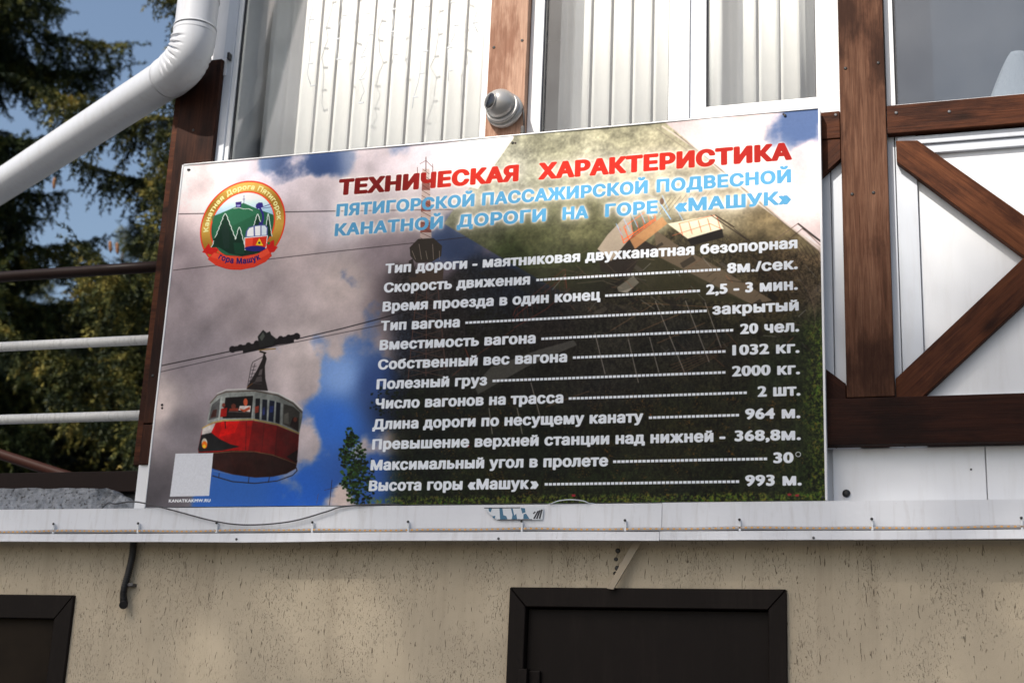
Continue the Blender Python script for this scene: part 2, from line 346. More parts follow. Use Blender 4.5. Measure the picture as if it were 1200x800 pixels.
CAPH = None
def paint_print():
    global CAPH
    rng = np.random.default_rng(5)
    img = np.zeros((PH, PW, 3), np.float32)
    # low-resolution map of artwork coordinates
    lh, lw = PH//12, PW//12
    zz = SZ1-(np.arange(lh)+.5)*12/KP; xx = SX0+(np.arange(lw)+.5)*12/KP
    X, Z = np.meshgrid(xx, zz)
    rel = np.stack([X-CAM.x, np.full_like(X, -CAM.y), Z-CAM.z], -1)
    w_ = rel@np.array(CF); U = 600+FPX*(rel@np.array(CR))/w_; Vv = 400-FPX*(rel@np.array(CU))/w_
    def field(pts, p=3.0):
        num = 0; den = 0
        for q in pts:
            wgt = 1/((U-q[0])**2+(Vv-q[1])**2+60)**(p/2)
            num = num+wgt[..., None]*np.array(q[2:], np.float32); den = den+wgt[..., None]
        return resize(num/den, PH, PW)
    def mask(poly, feather=0, raw=False):
        pp = np.array(poly if raw else [s_xy(*q) for q in poly])
        m, x0, y0 = winding([pp], 2)
        full = np.zeros((PH, PW), np.float32)
        if m is None: return full
        a = aa(m, 2); full[y0:y0+a.shape[0], x0:x0+a.shape[1]] = a
        return box_blur(full, feather) if feather else full
    def put(m, col):
        if not isinstance(col, np.ndarray): col = np.array(col, np.float32)
        img[:] = img*(1-m[..., None])+col*m[..., None]
    def local(polys, col, ss=3, alpha=1.0, grow=(0, 0)):
        m, x0, y0 = winding(polys, ss)
        if m is None: return
        if grow[0]: m = dilate(m, grow[0], grow[1])
        a = aa(m, ss)[..., None]*alpha
        v = img[y0:y0+a.shape[0], x0:x0+a.shape[1]]
        c = col(x0, y0, a.shape) if callable(col) else np.array(col, np.float32)
        v[:] = v*(1-a)+c*a
    def poly(pts, col, alpha=1.0, f=None):
        local([np.array([s_xy(*(f(*q) if f else q)) for q in pts])], col, alpha=alpha)
    def stroke(pts, wd, col, alpha=1.0, f=None, closed=False):
        P_ = [np.array(s_xy(*(f(*q) if f else q))) for q in pts]
        if closed: P_.append(P_[0])
        out = []
        for a, b in zip(P_[:-1], P_[1:]):
            d = b-a; L = np.hypot(*d)
            if L < 1e-6: continue
            d = d/L; n = np.array([-d[1], d[0]])*wd/2; e = d*wd*.25
            out.append(np.array([a-e+n, b+e+n, b+e-n, a-e-n]))
        local(out, col, alpha=alpha)
    def ell(cx, cy, rx, ry, a0=0, a1=360, n=40):
        return [(cx+rx*math.cos(math.radians(a0+(a1-a0)*k/n)), cy-ry*math.sin(math.radians(a0+(a1-a0)*k/n))) for k in range(n+1)]
    # ---- sky with clouds; corner sheen and a left-edge sun spot are coloured in
    n1 = fbm(rng, 260, 7, .55); n2 = fbm(rng, 90, 5); n3 = fbm(rng, 5, 2)
    cloud = field([(215,200,235,222,222),(250,240,232,215,214),(205,300,165,152,155),(200,350,152,142,145),(300,340,166,155,156),
        (230,420,142,134,138),(188,475,205,192,188),(250,470,150,141,145),(180,580,96,92,96),(215,500,130,124,128),(400,330,200,186,182),(350,300,190,176,175),
        (390,260,205,196,200),(360,420,196,184,182),(372,480,190,178,178),(330,575,150,152,165),(400,580,200,185,178),(300,200,215,206,214),(430,175,196,186,190),
        (500,160,205,198,204),(560,170,232,224,222),(440,200,200,190,195),(930,160,210,196,200),(880,150,222,208,206),(950,250,228,212,210),(450,290,150,138,142),
        (560,300,110,102,112),(520,360,70,62,66),(470,340,84,76,80)])
    blue = field([(340,200,86,102,138),(380,195,60,82,124),(300,205,120,138,170),(420,190,140,150,172),(400,440,138,168,214),(392,490,66,118,196),(440,450,60,84,132),(350,580,52,104,184),
        (280,580,62,108,176),(420,560,60,96,158),(910,150,92,112,150),(440,325,88,108,150),(560,300,60,72,98),(600,300,50,64,92),(460,470,30,40,62)])
    cl = field([(q[0], q[1], q[2]) for q in [(215,200,1),(260,200,.8),(330,205,.36),(380,190,.32),(350,240,.85),(430,180,.72),(520,160,.9),(700,160,.9),(250,300,1.1),(320,350,1),
        (300,450,1.1),(200,450,1.2),(352,430,.85),(388,430,.30),(400,400,.35),(425,370,.55),(405,360,.8),(396,500,.15),(385,540,.2),(360,520,.62),(372,560,.2),(340,572,.48),(300,585,.15),(250,588,.1),(400,585,.75),(430,560,.2),
        (190,560,1.2),(905,160,.40),(925,145,.3),(870,150,.85),(945,200,1),(930,250,1),(415,322,.5),(430,300,.6),(400,280,.9),(620,300,.3),(560,310,.5),(460,350,.6),(450,460,.25),(480,400,.8)]], 3.0)[..., 0]
    t = np.clip((cl+.95*(n1-.5)-.42)/.16, 0, 1); t = t*t*(3-2*t)
    img[:] = blue*(1-t[..., None])+cloud*(.86+.28*n2[..., None])*t[..., None]
    # left-hand overhead cables
    stroke([(205,250.8),(380,247.6),(560,245),(700,242)], 2.6, (38,30,32))
    stroke([(203,316.6),(253,311),(380,296),(520,281),(660,264),(760,249)], 2.0, (48,40,42))
    # ---- grassy slope seen askew
    g1 = fbm(rng, 34, 5, .6); g2 = fbm(rng, 7, 3)
    grass = field([(640,160,180,174,150),(720,155,186,178,152),(700,190,206,198,176),(600,200,204,198,180),(560,240,190,184,164),(560,262,96,96,72),(620,276,104,104,72),(680,266,130,126,92),
        (600,300,70,78,46),(680,310,64,66,40),(700,340,44,44,30),(760,200,208,196,170),(840,240,196,180,152),(900,250,160,140,108),(880,300,96,84,62)])
    grass = grass*np.array((.88,.90,.90))*(.50+.62*g1[..., None]+.28*g2[..., None])
    put(mask([(602,162),(600,150),(775,140),(960,294),(962,330),(900,400),(745,360),(690,352),(650,338),(588,302),(520,262),(545,226)], 1), grass)
    poly([(602,162),(560,182),(535,215),(560,222)], (232,226,220), .8)
    # pale concrete kerb running down to the right
    stroke([(776,148),(812,172),(880,232),(962,292)], 6, (206,194,184), .8)
    stroke([(790,155),(830,187),(900,246),(962,298)], 2, (92,80,74), .9)
    stroke([(768,150),(800,172),(845,206)], 2, (130,120,108), .8)
    # ---- dark lower scenery
    dark = field([(480,330,62,56,62),(520,400,56,50,54),(460,400,46,54,78),(600,330,40,44,60),(640,380,48,42,42),(700,340,58,52,44),(760,310,84,74,58),(830,330,88,80,66),(900,340,74,62,50),(950,330,110,96,84),
        (940,300,132,112,98),(700,400,52,50,46),(600,430,36,36,32),(800,400,50,48,44),(700,450,46,44,42),(860,420,40,38,30),(500,480,24,30,22),(600,500,28,34,20),(700,500,32,34,22),(450,520,26,32,22),(800,480,44,44,26),(900,480,44,46,28),
        (550,570,36,42,22),(700,570,34,44,24),(850,560,32,38,24),(950,480,44,60,32),(955,560,46,64,34),(955,400,40,54,30),(900,440,36,46,30),(450,580,44,54,28),(440,450,40,52,84)])
    g3 = fbm(rng, 12, 4, .7, .6); g4 = fbm(rng, 3.2, 2, .7); g5 = fbm(rng, 60, 4)
    dk = dark*.80*(.10+1.25*g3[..., None]+.9*(g4[..., None]-.35)+.5*(g5[..., None]-.5))*np.array((1.06,1.06,.94))
    m = mask([(447,300),(520,330),(560,290),(640,335),(700,345),(745,300),(790,262),(960,300),(960,291),(1010,300),(1010,640),(432,640),(436,500),(440,400)], 12)
    m2 = mask([(462,304),(600,300),(760,250),(1010,270),(1010,640),(456,640)], 32)
    low = mask([(450,336),(700,345),(1010,330),(1010,640),(440,640)], 20)
    put(np.clip(np.maximum(m*m2*.92, low*m2), 0, 1)*.93, dk)
    # bright weeds and autumn leaves in the grass
    yy = s_xy(700, 582)[1]
    rows = np.arange(PH)[:, None]; cols = np.arange(PW)[None, :]
    right = np.clip((cols-s_xy(938, 480)[0])/60, 0, 1)*np.clip((rows-s_xy(950, 370)[1])/60, 0, 1)
    bot = np.clip((rows-yy+14)/16, 0, 1)*np.clip((cols-s_xy(430, 582)[0])/20, 0, 1)
    wm = np.clip(np.maximum(right*.7, bot)*(g3*1.5+g4*1.3-1.28)*3.2, 0, 1)
    put(wm*.8, np.stack([62+90*g2, 96+50*g1, 40+20*g2], -1))
    sp = np.clip((g4-.66)*9, 0, 1)*np.clip((g1-.5)*5, 0, 1)*np.clip((rows-s_xy(700, 440)[1])/80, 0, 1)*np.clip((cols-s_xy(436, 500)[0])/30, 0, 1)
    put(sp*.8, (142,92,42))
    for (cx, cy) in ((925,579),(934,580),(548,522),(672,580)):
        poly(ell(cx, cy, 2.6, 1.6, n=8), (168,48,66), .8)
    # tree silhouettes
    def leafy(cx, cy, rx, ry, n, cols_, al=1):
        for _ in range(n):
            a = rng.random()*6.28; r = math.sqrt(rng.random())
            x = cx+rx*r*math.cos(a)*(1+.25*rng.normal()*.5); y = cy+ry*r*math.sin(a)
            s = rng.uniform(1.1, 2.8); q = rng.random()*3
            poly([(x+s*math.cos(q+k*1.57)*rng.uniform(.5, 1.2), y+s*math.sin(q+k*1.57)*rng.uniform(.5, 1)) for k in range(4)], cols_[rng.integers(len(cols_))], al)
    gl = [(22,36,18),(34,52,24),(48,74,32),(16,26,14),(62,92,44)]
    leafy(413, 548, 13, 42, 330, gl); leafy(424, 560, 14, 34, 260, gl[:4]); leafy(410, 512, 6, 12, 60, gl); leafy(403, 535, 7, 12, 60, gl)
    dl = [(26,26,20),(34,34,26),(20,20,18),(40,42,32)]
    leafy(575, 385, 26, 26, 230, dl, .8); leafy(545, 402, 22, 18, 120, dl, .8)
    leafy(470, 470, 40, 20, 120, [(20,30,18),(28,38,22)], .8)
    # ---- upper station: terraces, walls, railings, roof boards
    poly([(712,275),(738,248),(742,275),(716,306),(700,292)], (192,176,161), .8)
    poly([(700,292),(716,306),(742,275),(770,290),(752,330),(704,318)], (46,38,34), .85)
    poly([(766,268),(792,286),(850,318),(905,352),(880,356),(820,332),(770,300)], (110,97,81), .9)
    poly([(770,300),(750,300),(735,330),(760,345),(880,356)], (58,56,38), .8)
    poly([(738,281),(776,254),(782,262),(744,292)], (192,143,99), .8)
    poly([(782,262),(838,252),(848,268),(806,280)], (235,227,202), .85)
    poly([(805,280),(846,268),(848,278),(810,288)], (34,30,28), .95)
    stroke([(737,280),(731,266),(765,242),(768,255)], 2.4, (235,107,61)); stroke([(731,281),(768,256)], 3.4, (235,107,56)); stroke([(726,268),(731,285),(768,258)], 2.6, (235,99,56))
    for k in range(6): stroke([(733+k*6.5,268-k*4.4),(736+k*6.5,280-k*4.2)], 1.6, (235,102,61))
    for k in range(7): stroke([(722+k*9,262-k*5.5),(729+k*9,276-k*5)], 2.6, (151,186,235), .8)
    stroke([(716,240),(740,222),(770,232)], 1.6, (166,166,179), .8); stroke([(712,252),(768,215)], 1.4, (133,128,133), .8)
    for k in range(9): stroke([(772+k*6,250-k*1.2),(786+k*6,232-k*1.2)], 2, (94,79,69), .7)
    stroke([(772,236),(786,257)], 3.2, (153,192,235)); stroke([(790,240),(800,258)], 2.4, (153,192,235), .8)
    poly(ell(775.5, 236, 2.6, 4, n=10), (107,84,69))
    for k in range(5): stroke([(796+k*11,262-k*2),(800+k*11,276-k*2)], 2.2, (217,107,79))
    stroke([(795,262),(838,252)], 2, (232,112,81)); stroke([(788,276),(832,262),(845,268)], 1.6, (192,102,76))
    stroke([(833,252),(880,284),(900,300)], 2.4, (46,38,34)); stroke([(838,252),(860,266)], 3.6, (58,46,38)); stroke([(860,268),(905,304),(950,352)], 1.8, (52,46,40)); stroke([(850,275),(898,315),(930,350)], 2.6, (89,79,66), .8)
    for k in range(12): stroke([(880+k*6,300+k*2),(905+k*5,326+k*3)], 1.5, (60,48,40), .7)
    stroke([(896,290),(935,262),(962,288)], 2, (117,99,89)); stroke([(900,300),(940,268),(962,284)], 1.6, (64,50,44)); stroke([(935,262),(962,283)], 4.5, (58,50,48))
    for k in range(6): stroke([(924+k*7,278+k*3.4),(940+k*6,300+k*3)], 2, (64,52,46), .75)
    for k in range(9): stroke([(925+k*4,318+k*.5),(955,345+k*5)], 1.3, (120,102,87), .5)
    stroke([(640,262),(700,262),(745,258)], 1, (115,107,89), .5)
    # red walkway at the left of the station
    for off in (0, 8): stroke([(601,370+off),(604,362+off),(662,315+off),(664,338)], 1.8, (163,66,51), .8)
    stroke([(602,384),(640,362),(668,338)], 2, (133,61,48), .8)
    for k in range(11): stroke([(606+k*5.4,362-k*4.2),(608+k*5.4,378-k*4.0)], 1.2, (143,64,51), .75)
    stroke([(530,440),(560,415),(602,386)], 1.6, (140,71,48), .8); stroke([(545,408),(552,425)], 1.8, (179,76,48), .8)
    poly([(575,430),(630,410),(672,398),(676,404),(620,428),(560,462),(556,452)], (104,102,97), .6)
    poly([(723,337),(742,323),(749,331),(735,343),(725,342)], (163,156,145), .8)
    poly([(560,320),(570,316),(700,312),(760,330),(700,352),(640,352)], (48,46,36), .35)
    stroke([(672,325),(700,322),(735,330),(742,338)], 2, (122,89,69), .7); stroke([(676,332),(706,329),(730,338)], 1.4, (153,140,125), .6)
    for a, b in (((697,390),(709,438)),((735,392),(748,448)),((761,395),(772,436)),((768,353),(802,436)),((803,352),(831,424)),((826,354),(845,407)),((622,448),(634,492)),((573,478),(577,508)),((606,478),(612,508))):
        stroke([a, b], 2.6, (156,148,140), .85)
    for a, b in (((765,357),(708,392)),((800,366),(735,394)),((826,378),(770,402)),((752,355),(840,360)),((690,458),(640,476))):
        stroke([a, b], 1.6, (163,122,89), .75)
    for k in range(5): stroke([(785+k*2,428+k*3),(858-k*4,400+k*4)], 1.6, (143,97,69), .55)
    for _ in range(150):
        x, y = rng.uniform(640, 955), rng.uniform(300, 420)
        if y > 330+(x-640)*.32+rng.uniform(0, 60): continue
        a = rng.choice([-.75, -.62, .72, .85, .1])+rng.normal(0, .08); L_ = rng.uniform(5, 26); v_ = rng.uniform(.6, 1.5)
        stroke([(x, y), (x+L_*math.cos(a), y+L_*math.sin(a))], rng.uniform(1, 2.6), tuple(v_*c_ for c_ in ((84,72,60), (62,54,46), (112,74,54), (96,94,90))[rng.integers(4)]), rng.uniform(.55, .95))
    for _ in range(26):
        x, y = rng.uniform(690, 950), rng.uniform(285, 400); w_ = rng.uniform(6, 20); h_ = rng.uniform(2, 7); a = rng.choice([-.55, .62])
        q_ = [(x+u*math.cos(a)-v*math.sin(a), y+u*math.sin(a)+v*math.cos(a)) for u, v in ((0,0),(w_,0),(w_,h_),(0,h_))]
        poly(q_, ((34,30,26), (78,72,64), (54,48,40), (26,24,22))[rng.integers(4)], rng.uniform(.5, .85))
    # ---- cable car
    Cc = lambda X, Y: (220+X/3.807, 370+Y/3.807)
    pc = lambda pts, col, al=1: poly(pts, col, al, Cc)
    scs = lambda pts, w, col, al=1: stroke(pts, w, col, al, Cc)
    stroke([(188,428.5),(270,411.5)], 3.4, (40,34,36)); stroke([(348,397),(400,385),(445,373.5),(540,346),(622,323)], 3.4, (36,32,36))
    stroke([(188,435.6),(300,410),(400,390),(445,381),(560,352)], 2.0, (52,46,50))
    scs([(110,712),(200,738),(300,746),(400,735),(468,710),(488,690),(484,676)], 3, (46,40,44))
    scs([(112,690),(200,706),(300,712)], 2, (150,150,160), .6)
    for a, b in (((140,700),(138,722)),((274,716),(270,745)),((366,712),(360,742))): scs([a, b], 2.4, (46,40,44))
    pc([(46,608),(110,600),(200,592),(300,590),(400,610),(490,645),(482,680),(440,703),(380,716),(300,720),(200,706),(115,682),(60,650)], (56,28,24))
    for k in range(6): scs([(130+k*60,612+k*5),(170+k*50,700)], 1.6, (84,42,34), .5)
    pc([(85,478),(92,440),(104,385),(132,350),(172,333),(300,328),(405,350),(472,385),(512,424),(512,450),(497,528),(400,490),(290,466),(155,470)], (146,150,146))
    scs([(100,388),(132,352),(172,338),(300,334),(400,354),(470,390),(512,432)], 4, (104,92,84)); scs([(130,347),(172,329),(300,324),(404,345),(474,382),(513,420)], 3, (196,196,192))
    pc([(92,465),(108,394),(145,366),(136,452)], (92,92,92)); pc([(100,455),(112,420),(130,415),(126,448)], (74,48,44))
    pc([(155,456),(168,364),(292,356),(283,454)], (30,26,26))
    pc([(300,458),(303,368),(323,368),(320,462)], (26,28,34)); pc([(330,462),(334,372),(355,374),(352,466)], (28,34,48)); pc([(360,468),(366,376),(388,380),(382,472)], (26,36,58)); pc([(392,474),(396,384),(414,388),(410,482)], (26,30,44))
    pc([(425,482),(428,392),(470,404),(500,430),(494,516)], (76,74,70)); pc([(455,490),(470,452),(492,455),(494,515)], (46,34,34)); pc(ell(480,462,9,11,n=10), (120,64,48)); pc([(428,440),(450,430),(452,482),(428,478)], (110,108,102))
    pc(ell(258,384,10,17,n=12), (196,98,66)); pc([(232,400),(282,400),(278,428),(226,420)], (214,204,200)); pc([(225,410),(250,418),(276,404),(278,416),(250,430)], (180,88,60))
    pc(ell(204,402,11,12,n=12), (98,52,42)); pc([(186,412),(224,410),(226,424),(184,424)], (128,58,44)); pc([(148,414),(176,408),(172,448),(144,450)], (150,28,22)); pc([(180,428),(278,428),(276,450),(180,450)], (40,34,34))
    pc(ell(160,398,8,10,n=10), (110,56,46)); scs([(182,426),(276,430)], 2, (120,112,108)); pc([(300,404),(318,400),(316,430),(300,434)], (150,64,46)); pc([(334,410),(346,404),(344,440),(334,444)], (50,60,110)); pc([(366,400),(384,402),(380,430),(366,430)], (40,58,116))
    pc([(45,594),(66,497),(110,480),(155,470),(290,466),(400,489),(497,529),(492,600),(486,656),(440,638),(380,616),(300,602),(200,600),(110,607),(48,607)], (168,22,20))
    pc([(290,466),(400,489),(497,529),(486,656),(440,638),(380,616),(270,600)], (122,20,20)); pc([(400,489),(497,529),(486,656),(440,638),(385,618)], (104,18,18))
    pc([(150,472),(230,468),(210,520),(140,540)], (196,24,20))
    for k in ((262,468,258,598),(342,478,330,606),(400,490,392,620)): scs([k[:2], k[2:]], 1.6, (76,14,14))
    pc([(66,497),(112,480),(124,478),(104,520),(60,532)], (176,170,166)); pc([(60,530),(104,520),(140,548),(190,572),(232,582),(150,600),(48,605),(46,590)], (34,34,36))
    pc([(440,628),(492,596),(486,656)], (40,22,22)); pc(ell(74,566,13,22,n=14), (196,190,176)); pc(ell(74,574,12,17,n=14), (222,120,36)); pc(ell(72,580,7,8,n=10), (240,190,60))
    scs([(64,500),(110,476),(155,466),(290,461),(400,484),(498,524)], 3.4, (176,146,72)); scs([(110,611),(200,604),(300,605),(380,620),(440,642),(486,660)], 2, (150,120,80))
    for (a, b) in (((150,362),(138,466)),((294,350),(287,464)),((326,366),(324,466)),((359,370),(355,470)),((391,378),(387,478)),((421,388),(418,486))): scs([a, b], 3, (168,172,168))
    scs([(166,470),(168,500)], 3, (40,30,30)); 
    pc([(340,160),(352,190),(344,225),(346,280),(358,334),(262,326),(276,296),(310,240),(332,195)], (44,38,38)); pc([(322,240),(334,236),(330,262),(314,266)], (134,124,124), .6); pc([(308,272),(330,268),(332,292),(300,294)], (120,112,112), .5)
    scs([(335,182),(290,206),(283,225),(266,318)], 2, (44,40,42)); scs([(300,212),(276,300)], 1.6, (44,40,42))
    for k in range(6): scs([(288-k*4,226+k*16),(306-k*3,224+k*16)], 1.4, (44,40,42))
    for k in range(4): scs([(292,300),(330,304-k*14)], 2, (96,88,88), .5); scs([(265,318),(290,300)], 2, (130,90,50), .8)
    scs([(196,150),(300,134),(400,112),(488,90)], 20, (38,34,36)); scs([(250,160),(340,140),(400,122),(470,112)], 12, (34,30,32))
    for k in range(9):
        q = k/8; pc(ell(200+286*q, 149-58*q-5*math.sin(q*3.1), 15 if k in (0, 8) else 13, 15 if k in (0, 8) else 13, n=14), (34,30,32))
    pc([(312,92),(336,62),(352,76),(366,68),(372,84),(392,100),(380,130),(320,140)], (42,42,42)); pc([(320,96),(336,72),(344,90),(330,112)], (86,90,84)); scs([(318,152),(392,146)], 3.4, (128,100,44)); scs([(322,158),(348,166)], 6, (44,36,34))
    # the cabin is a photograph too: uneven light, soft edges
    car = mask([Cc(*q) for q in ((46,600),(66,497),(85,478),(104,385),(132,350),(172,333),(300,328),(405,350),(472,385),(512,424),(512,450),(497,528),(490,645),(482,680),(440,703),(380,716),(300,720),(200,706),(115,682),(60,650))], 1)
    cn = fbm(rng, 26, 5, .65); xx_, yx_ = np.arange(PW)[None, :], np.arange(PH)[:, None]
    cx0, cx1 = s_xy(*Cc(45, 560))[0], s_xy(*Cc(500, 560))[0]
    sh = np.clip((xx_-cx0)/(cx1-cx0), 0, 1); sh = 1.06-.42*sh**1.4
    img *= (1-car*(1-sh*(.72+.56*cn)))[..., None]
    img[:] = box_blur(img, 1)*.85+img*.15
    # ---- plain white label and the web address
    poly([(205.5,531),(249.8,530.4),(245,580.5),(199,581.5)], (206,208,213))
    # small aerial at the bottom
    stroke([(389,562),(386,592)], 2, (60,44,44)); stroke([(380,574),(396,570)], 1.2, (80,60,60)); stroke([(371,590),(373,578)], 1.2, (110,80,80))
    # ---- emblem
    Ce = lambda X, Y: (220+X/6.154, 200+Y/6.154)
    pe = lambda pts, col, al=1: poly(pts, col, al, Ce)
    se = lambda pts, w, col, al=1: stroke(pts, w, col, al, Ce)
    ecx, ecy = s_xy(*Ce(394, 391)); ek = (s_xy(*Ce(703, 345))[0]-s_xy(*Ce(85, 440))[0])/2/309
    def circ(r, a0=0, a1=360, n=90):
        return [np.array([(ecx+ek*r*math.cos(math.radians(a0+(a1-a0)*k/n)), ecy-ek*r*math.sin(math.radians(a0+(a1-a0)*k/n))) for k in range(n+1)])]
    def inside(polys):
        return polys
    local(circ(309), (214,66,40))
    def gold(x0, y0, sh):
        yy_, xx_ = np.mgrid[y0:y0+sh[0], x0:x0+sh[1]]
        cx, cy = s_xy(*Ce(393, 388)); q = (yy_-cy)/(s_xy(*Ce(393, 690))[1]-cy); p = np.abs(xx_-cx)/(s_xy(*Ce(700, 388))[0]-cx)
        k = np.clip(.5+.55*np.sin(6*q+1.4)*.5+.3*(1-p), 0, 1)[..., None]
        return np.array((138,98,22))*(1-k)+np.array((214,178,96))*k
    local(circ(299), gold)
    local(circ(236), (226,84,50))
    def disc(x0, y0, sh):
        yy_, xx_ = np.mgrid[y0:y0+sh[0], x0:x0+sh[1]]
        k = np.clip((yy_-s_xy(*Ce(393, 165))[1])/(s_xy(*Ce(393, 330))[1]-s_xy(*Ce(393, 165))[1]), 0, 1)[..., None]
        return np.array((246,248,248))*(1-k)+np.array((150,186,206))*k
    local(circ(226), disc)
    hill = [(172,332),(230,312),(300,280),(350,262),(400,232),(450,254),(520,282),(612,316)]
    local([np.concatenate([np.array([s_xy(*Ce(*q)) for q in hill]), circ(226, 13, -202, 60)[0]])], (44,104,76)); pe([(172,332),(300,280),(400,232),(460,258),(520,300),(400,360),(280,420),(190,480)], (56,122,92), .6)
    se([(330,272),(370,266),(400,276),(440,274),(468,288)], 2.2, (226,226,220)); pe([(344,228),(388,222),(384,264),(348,266)], (66,48,122)); pe([(350,246),(380,244),(376,258),(354,260)], (150,150,200)); se([(405,178),(405,232)], 1.8, (66,56,120)); se([(396,206),(412,206)], 1.8, (66,56,120))
    def fir(cx, top, bot, hw, n):
        L = []; 
        for k in range(n):
            y = top+(bot-top)*k/n; L.append((hw*(k+.2)/n, y)); L.append((hw*(k+1.35)/n, y+(bot-top)/n*.8)); 
        return [(cx-a, b) for a, b in L[::-1]]+[(cx+a, b) for a, b in L]
    for (cx, top, bot, hw, n) in ((270,310,560,96,7),(372,408,600,52,5),(504,314,470,46,5),(580,312,480,26,5)):
        f = fir(cx, top, bot, hw, n); pe(f, (16,62,44)); se(f, 3.2, (214,222,216))
    pe([(186,500),(240,420),(300,430),(340,500),(372,480),(410,560),(470,560),(560,560),(520,590),(470,604),(393,616),(300,598),(230,556)], (14,54,40)); pe([(240,430),(268,372),(300,440),(300,560),(262,560)], (28,58,48)); pe([(330,520),(400,520),(410,600),(340,600)], (24,80,58), .7)
    se([(540,262),(600,240)], 2.4, (60,52,130)); se([(540,272),(604,262)], 2.0, (60,52,130)); pe([(494,242),(512,230),(538,230),(546,262),(500,276),(490,262)], (54,46,128))
    se([(520,268),(542,312),(544,350),(528,386)], 8, (50,44,126)); pe([(512,376),(546,360),(540,392),(514,392)], (50,44,126))
    pe([(414,480),(420,438),(440,408),(484,394),(556,388),(578,408),(576,470)], (90,100,150)); pe([(426,474),(430,436),(444,414),(474,404),(476,472)], (222,230,236)); pe([(486,470),(484,402),(524,396),(524,468)], (222,230,236)); pe([(532,466),(532,396),(556,396),(570,414),(568,464)], (206,216,228))
    pe([(408,482),(578,466),(566,560),(410,574)], (236,236,236)); pe([(414,488),(572,472),(562,552),(414,566)], (206,58,34)); pe([(414,488),(470,482),(466,560),(414,566)], (232,96,66), .7); pe(ell(487,562,77,20,n=24), (44,38,122)); pe([(516,486),(490,536),(544,540)], (228,196,44)); pe(ell(516,520,9,9,n=10), (60,60,80))
    pe([(104,588),(152,524),(164,552),(196,556),(222,562),(206,596),(166,606)], (196,36,30)); pe([(566,528),(622,498),(624,544),(650,550),(622,586),(572,590)], (196,36,30)); pe([(574,520),(586,512),(596,524),(580,536)], (28,120,72))
    rb = [(146,640),(190,588),(280,612),(390,620),(500,602),(576,556),(604,612),(560,656),(480,694),(380,714),(280,706),(200,680)]
    pe(rb, (222,88,60)); pe([(146,640),(160,622),(260,650),(390,664),(500,648),(594,592),(604,612),(560,656),(480,694),(380,714),(280,706),(200,680)], (206,62,38), .8); se(rb, 2.2, (196,40,30)) 
    # ---- lettering
    ref = np.concatenate(glyphs('Н')); CAPH = ref[:, 1].max()
    def end_on_row(x1, row):
        # the x (print px) of a board column at artwork x1 on a given print row
        lo, hi = 100., 620.
        for _ in range(30):
            mid = (lo+hi)/2
            if s_xy(x1, mid)[1] < row: lo = mid
            else: hi = mid
        return s_xy(x1, lo)[0]
    def text(txt, x0, y0, x1, caph, col, grow=(5, 2), glow=None):
        g = glyphs(txt); al = np.concatenate(g); a0, a1 = al[:, 0].min(), al[:, 0].max()
        r0 = y0 if isinstance(y0, float) and y0 < 0 else s_xy(x0, y0)[1]
        c0 = s_xy(x0, y0)[0]; c1 = end_on_row(x1, r0)
        gx, gy = grow; sx = (c1-c0-2*gx/3)/(a1-a0); sy = (caph*KP-2*gy/3)/CAPH
        low = txt.upper() != txt; xh = .745*CAPH; out = []
        for p in g:
            yy_ = p[:, 1].copy()
            if low: yy_ = np.where(yy_ <= 0, yy_, np.where(yy_ < xh, yy_*1.085, xh*1.085+(yy_-xh)*(CAPH-xh*1.085)/(CAPH-xh)))
            q = np.empty_like(p); q[:, 0] = c0+gx/3+(p[:, 0]-a0)*sx; q[:, 1] = r0-gy/3-yy_*sy; out.append(q)
        return out, col, grow, r0
    TH = .070; BH = .060
    heads = []
    def red(x0, y0, sh):
        c = np.arange(x0, x0+sh[1])[None, :, None].astype(np.float32)
        a, b = s_xy(470, 220)[0], s_xy(525, 215)[0]; e, f = s_xy(780, 200)[0], s_xy(925, 180)[0]
        k = np.clip((c-a)/(b-a), 0, 1); j = np.clip((c-e)/(f-e), 0, 1)
        r = np.array((120,14,12))*(1-k)+np.array((188,46,30))*k; r = r*(1-j)+np.array((158,36,30))*j
        return np.broadcast_to(r, (sh[0], sh[1], 3))
    BL = (98,160,196)
    heads.append(text('ТЕХНИЧЕСКАЯ', 396, 229.3, 607.5, .0800, red, (20, 12)))
    heads.append(text('ХАРАКТЕРИСТИКА', 630.7, 211.0, 928, .0800, red, (20, 12)))
    for w, a, y, b in (('ПЯТИГОРСКОЙ',393.7,253.9,555.7),('ПАССАЖИРСКОЙ',564.5,241.5,759),('ПОДВЕСНОЙ',769,226,927),('КАНАТНОЙ',391.7,276.9,518.7),('ДОРОГИ',535,269.5,639.5),('НА',658.7,258,689.5),('ГОРЕ',708.7,254.5,770.7),('«МАШУК»',791,247.2,927)):
        if w in ('ПЯТИГОРСКОЙ', 'КАНАТНОЙ'): row_ = s_xy(a, y)[1]
        lo, hi = 100., 620.
        for _ in range(26):
            mid = (lo+hi)/2
            if s_xy(a, mid)[1] < row_: lo = mid
            else: hi = mid
        heads.append(text(w, a, lo, b, .0610, BL, (12, 8)))
    # pale halo printed round the heading
    halo = np.zeros((PH, PW), np.float32)
    for out, col, grow, r0 in heads:
        m, x0, y0 = winding(out, 1); halo[y0:y0+m.shape[0], x0:x0+m.shape[1]] += m
    h1 = np.clip(box_blur(np.clip(halo, 0, 1), 7)*3.2, 0, 1); h2 = np.clip(box_blur(h1, 22)*1.25, 0, 1)
    put(np.clip(h1*.80+h2*.62, 0, .95), (230,223,216))
    # ---- mast
    RD, WT = (122,60,48), (186,166,156)
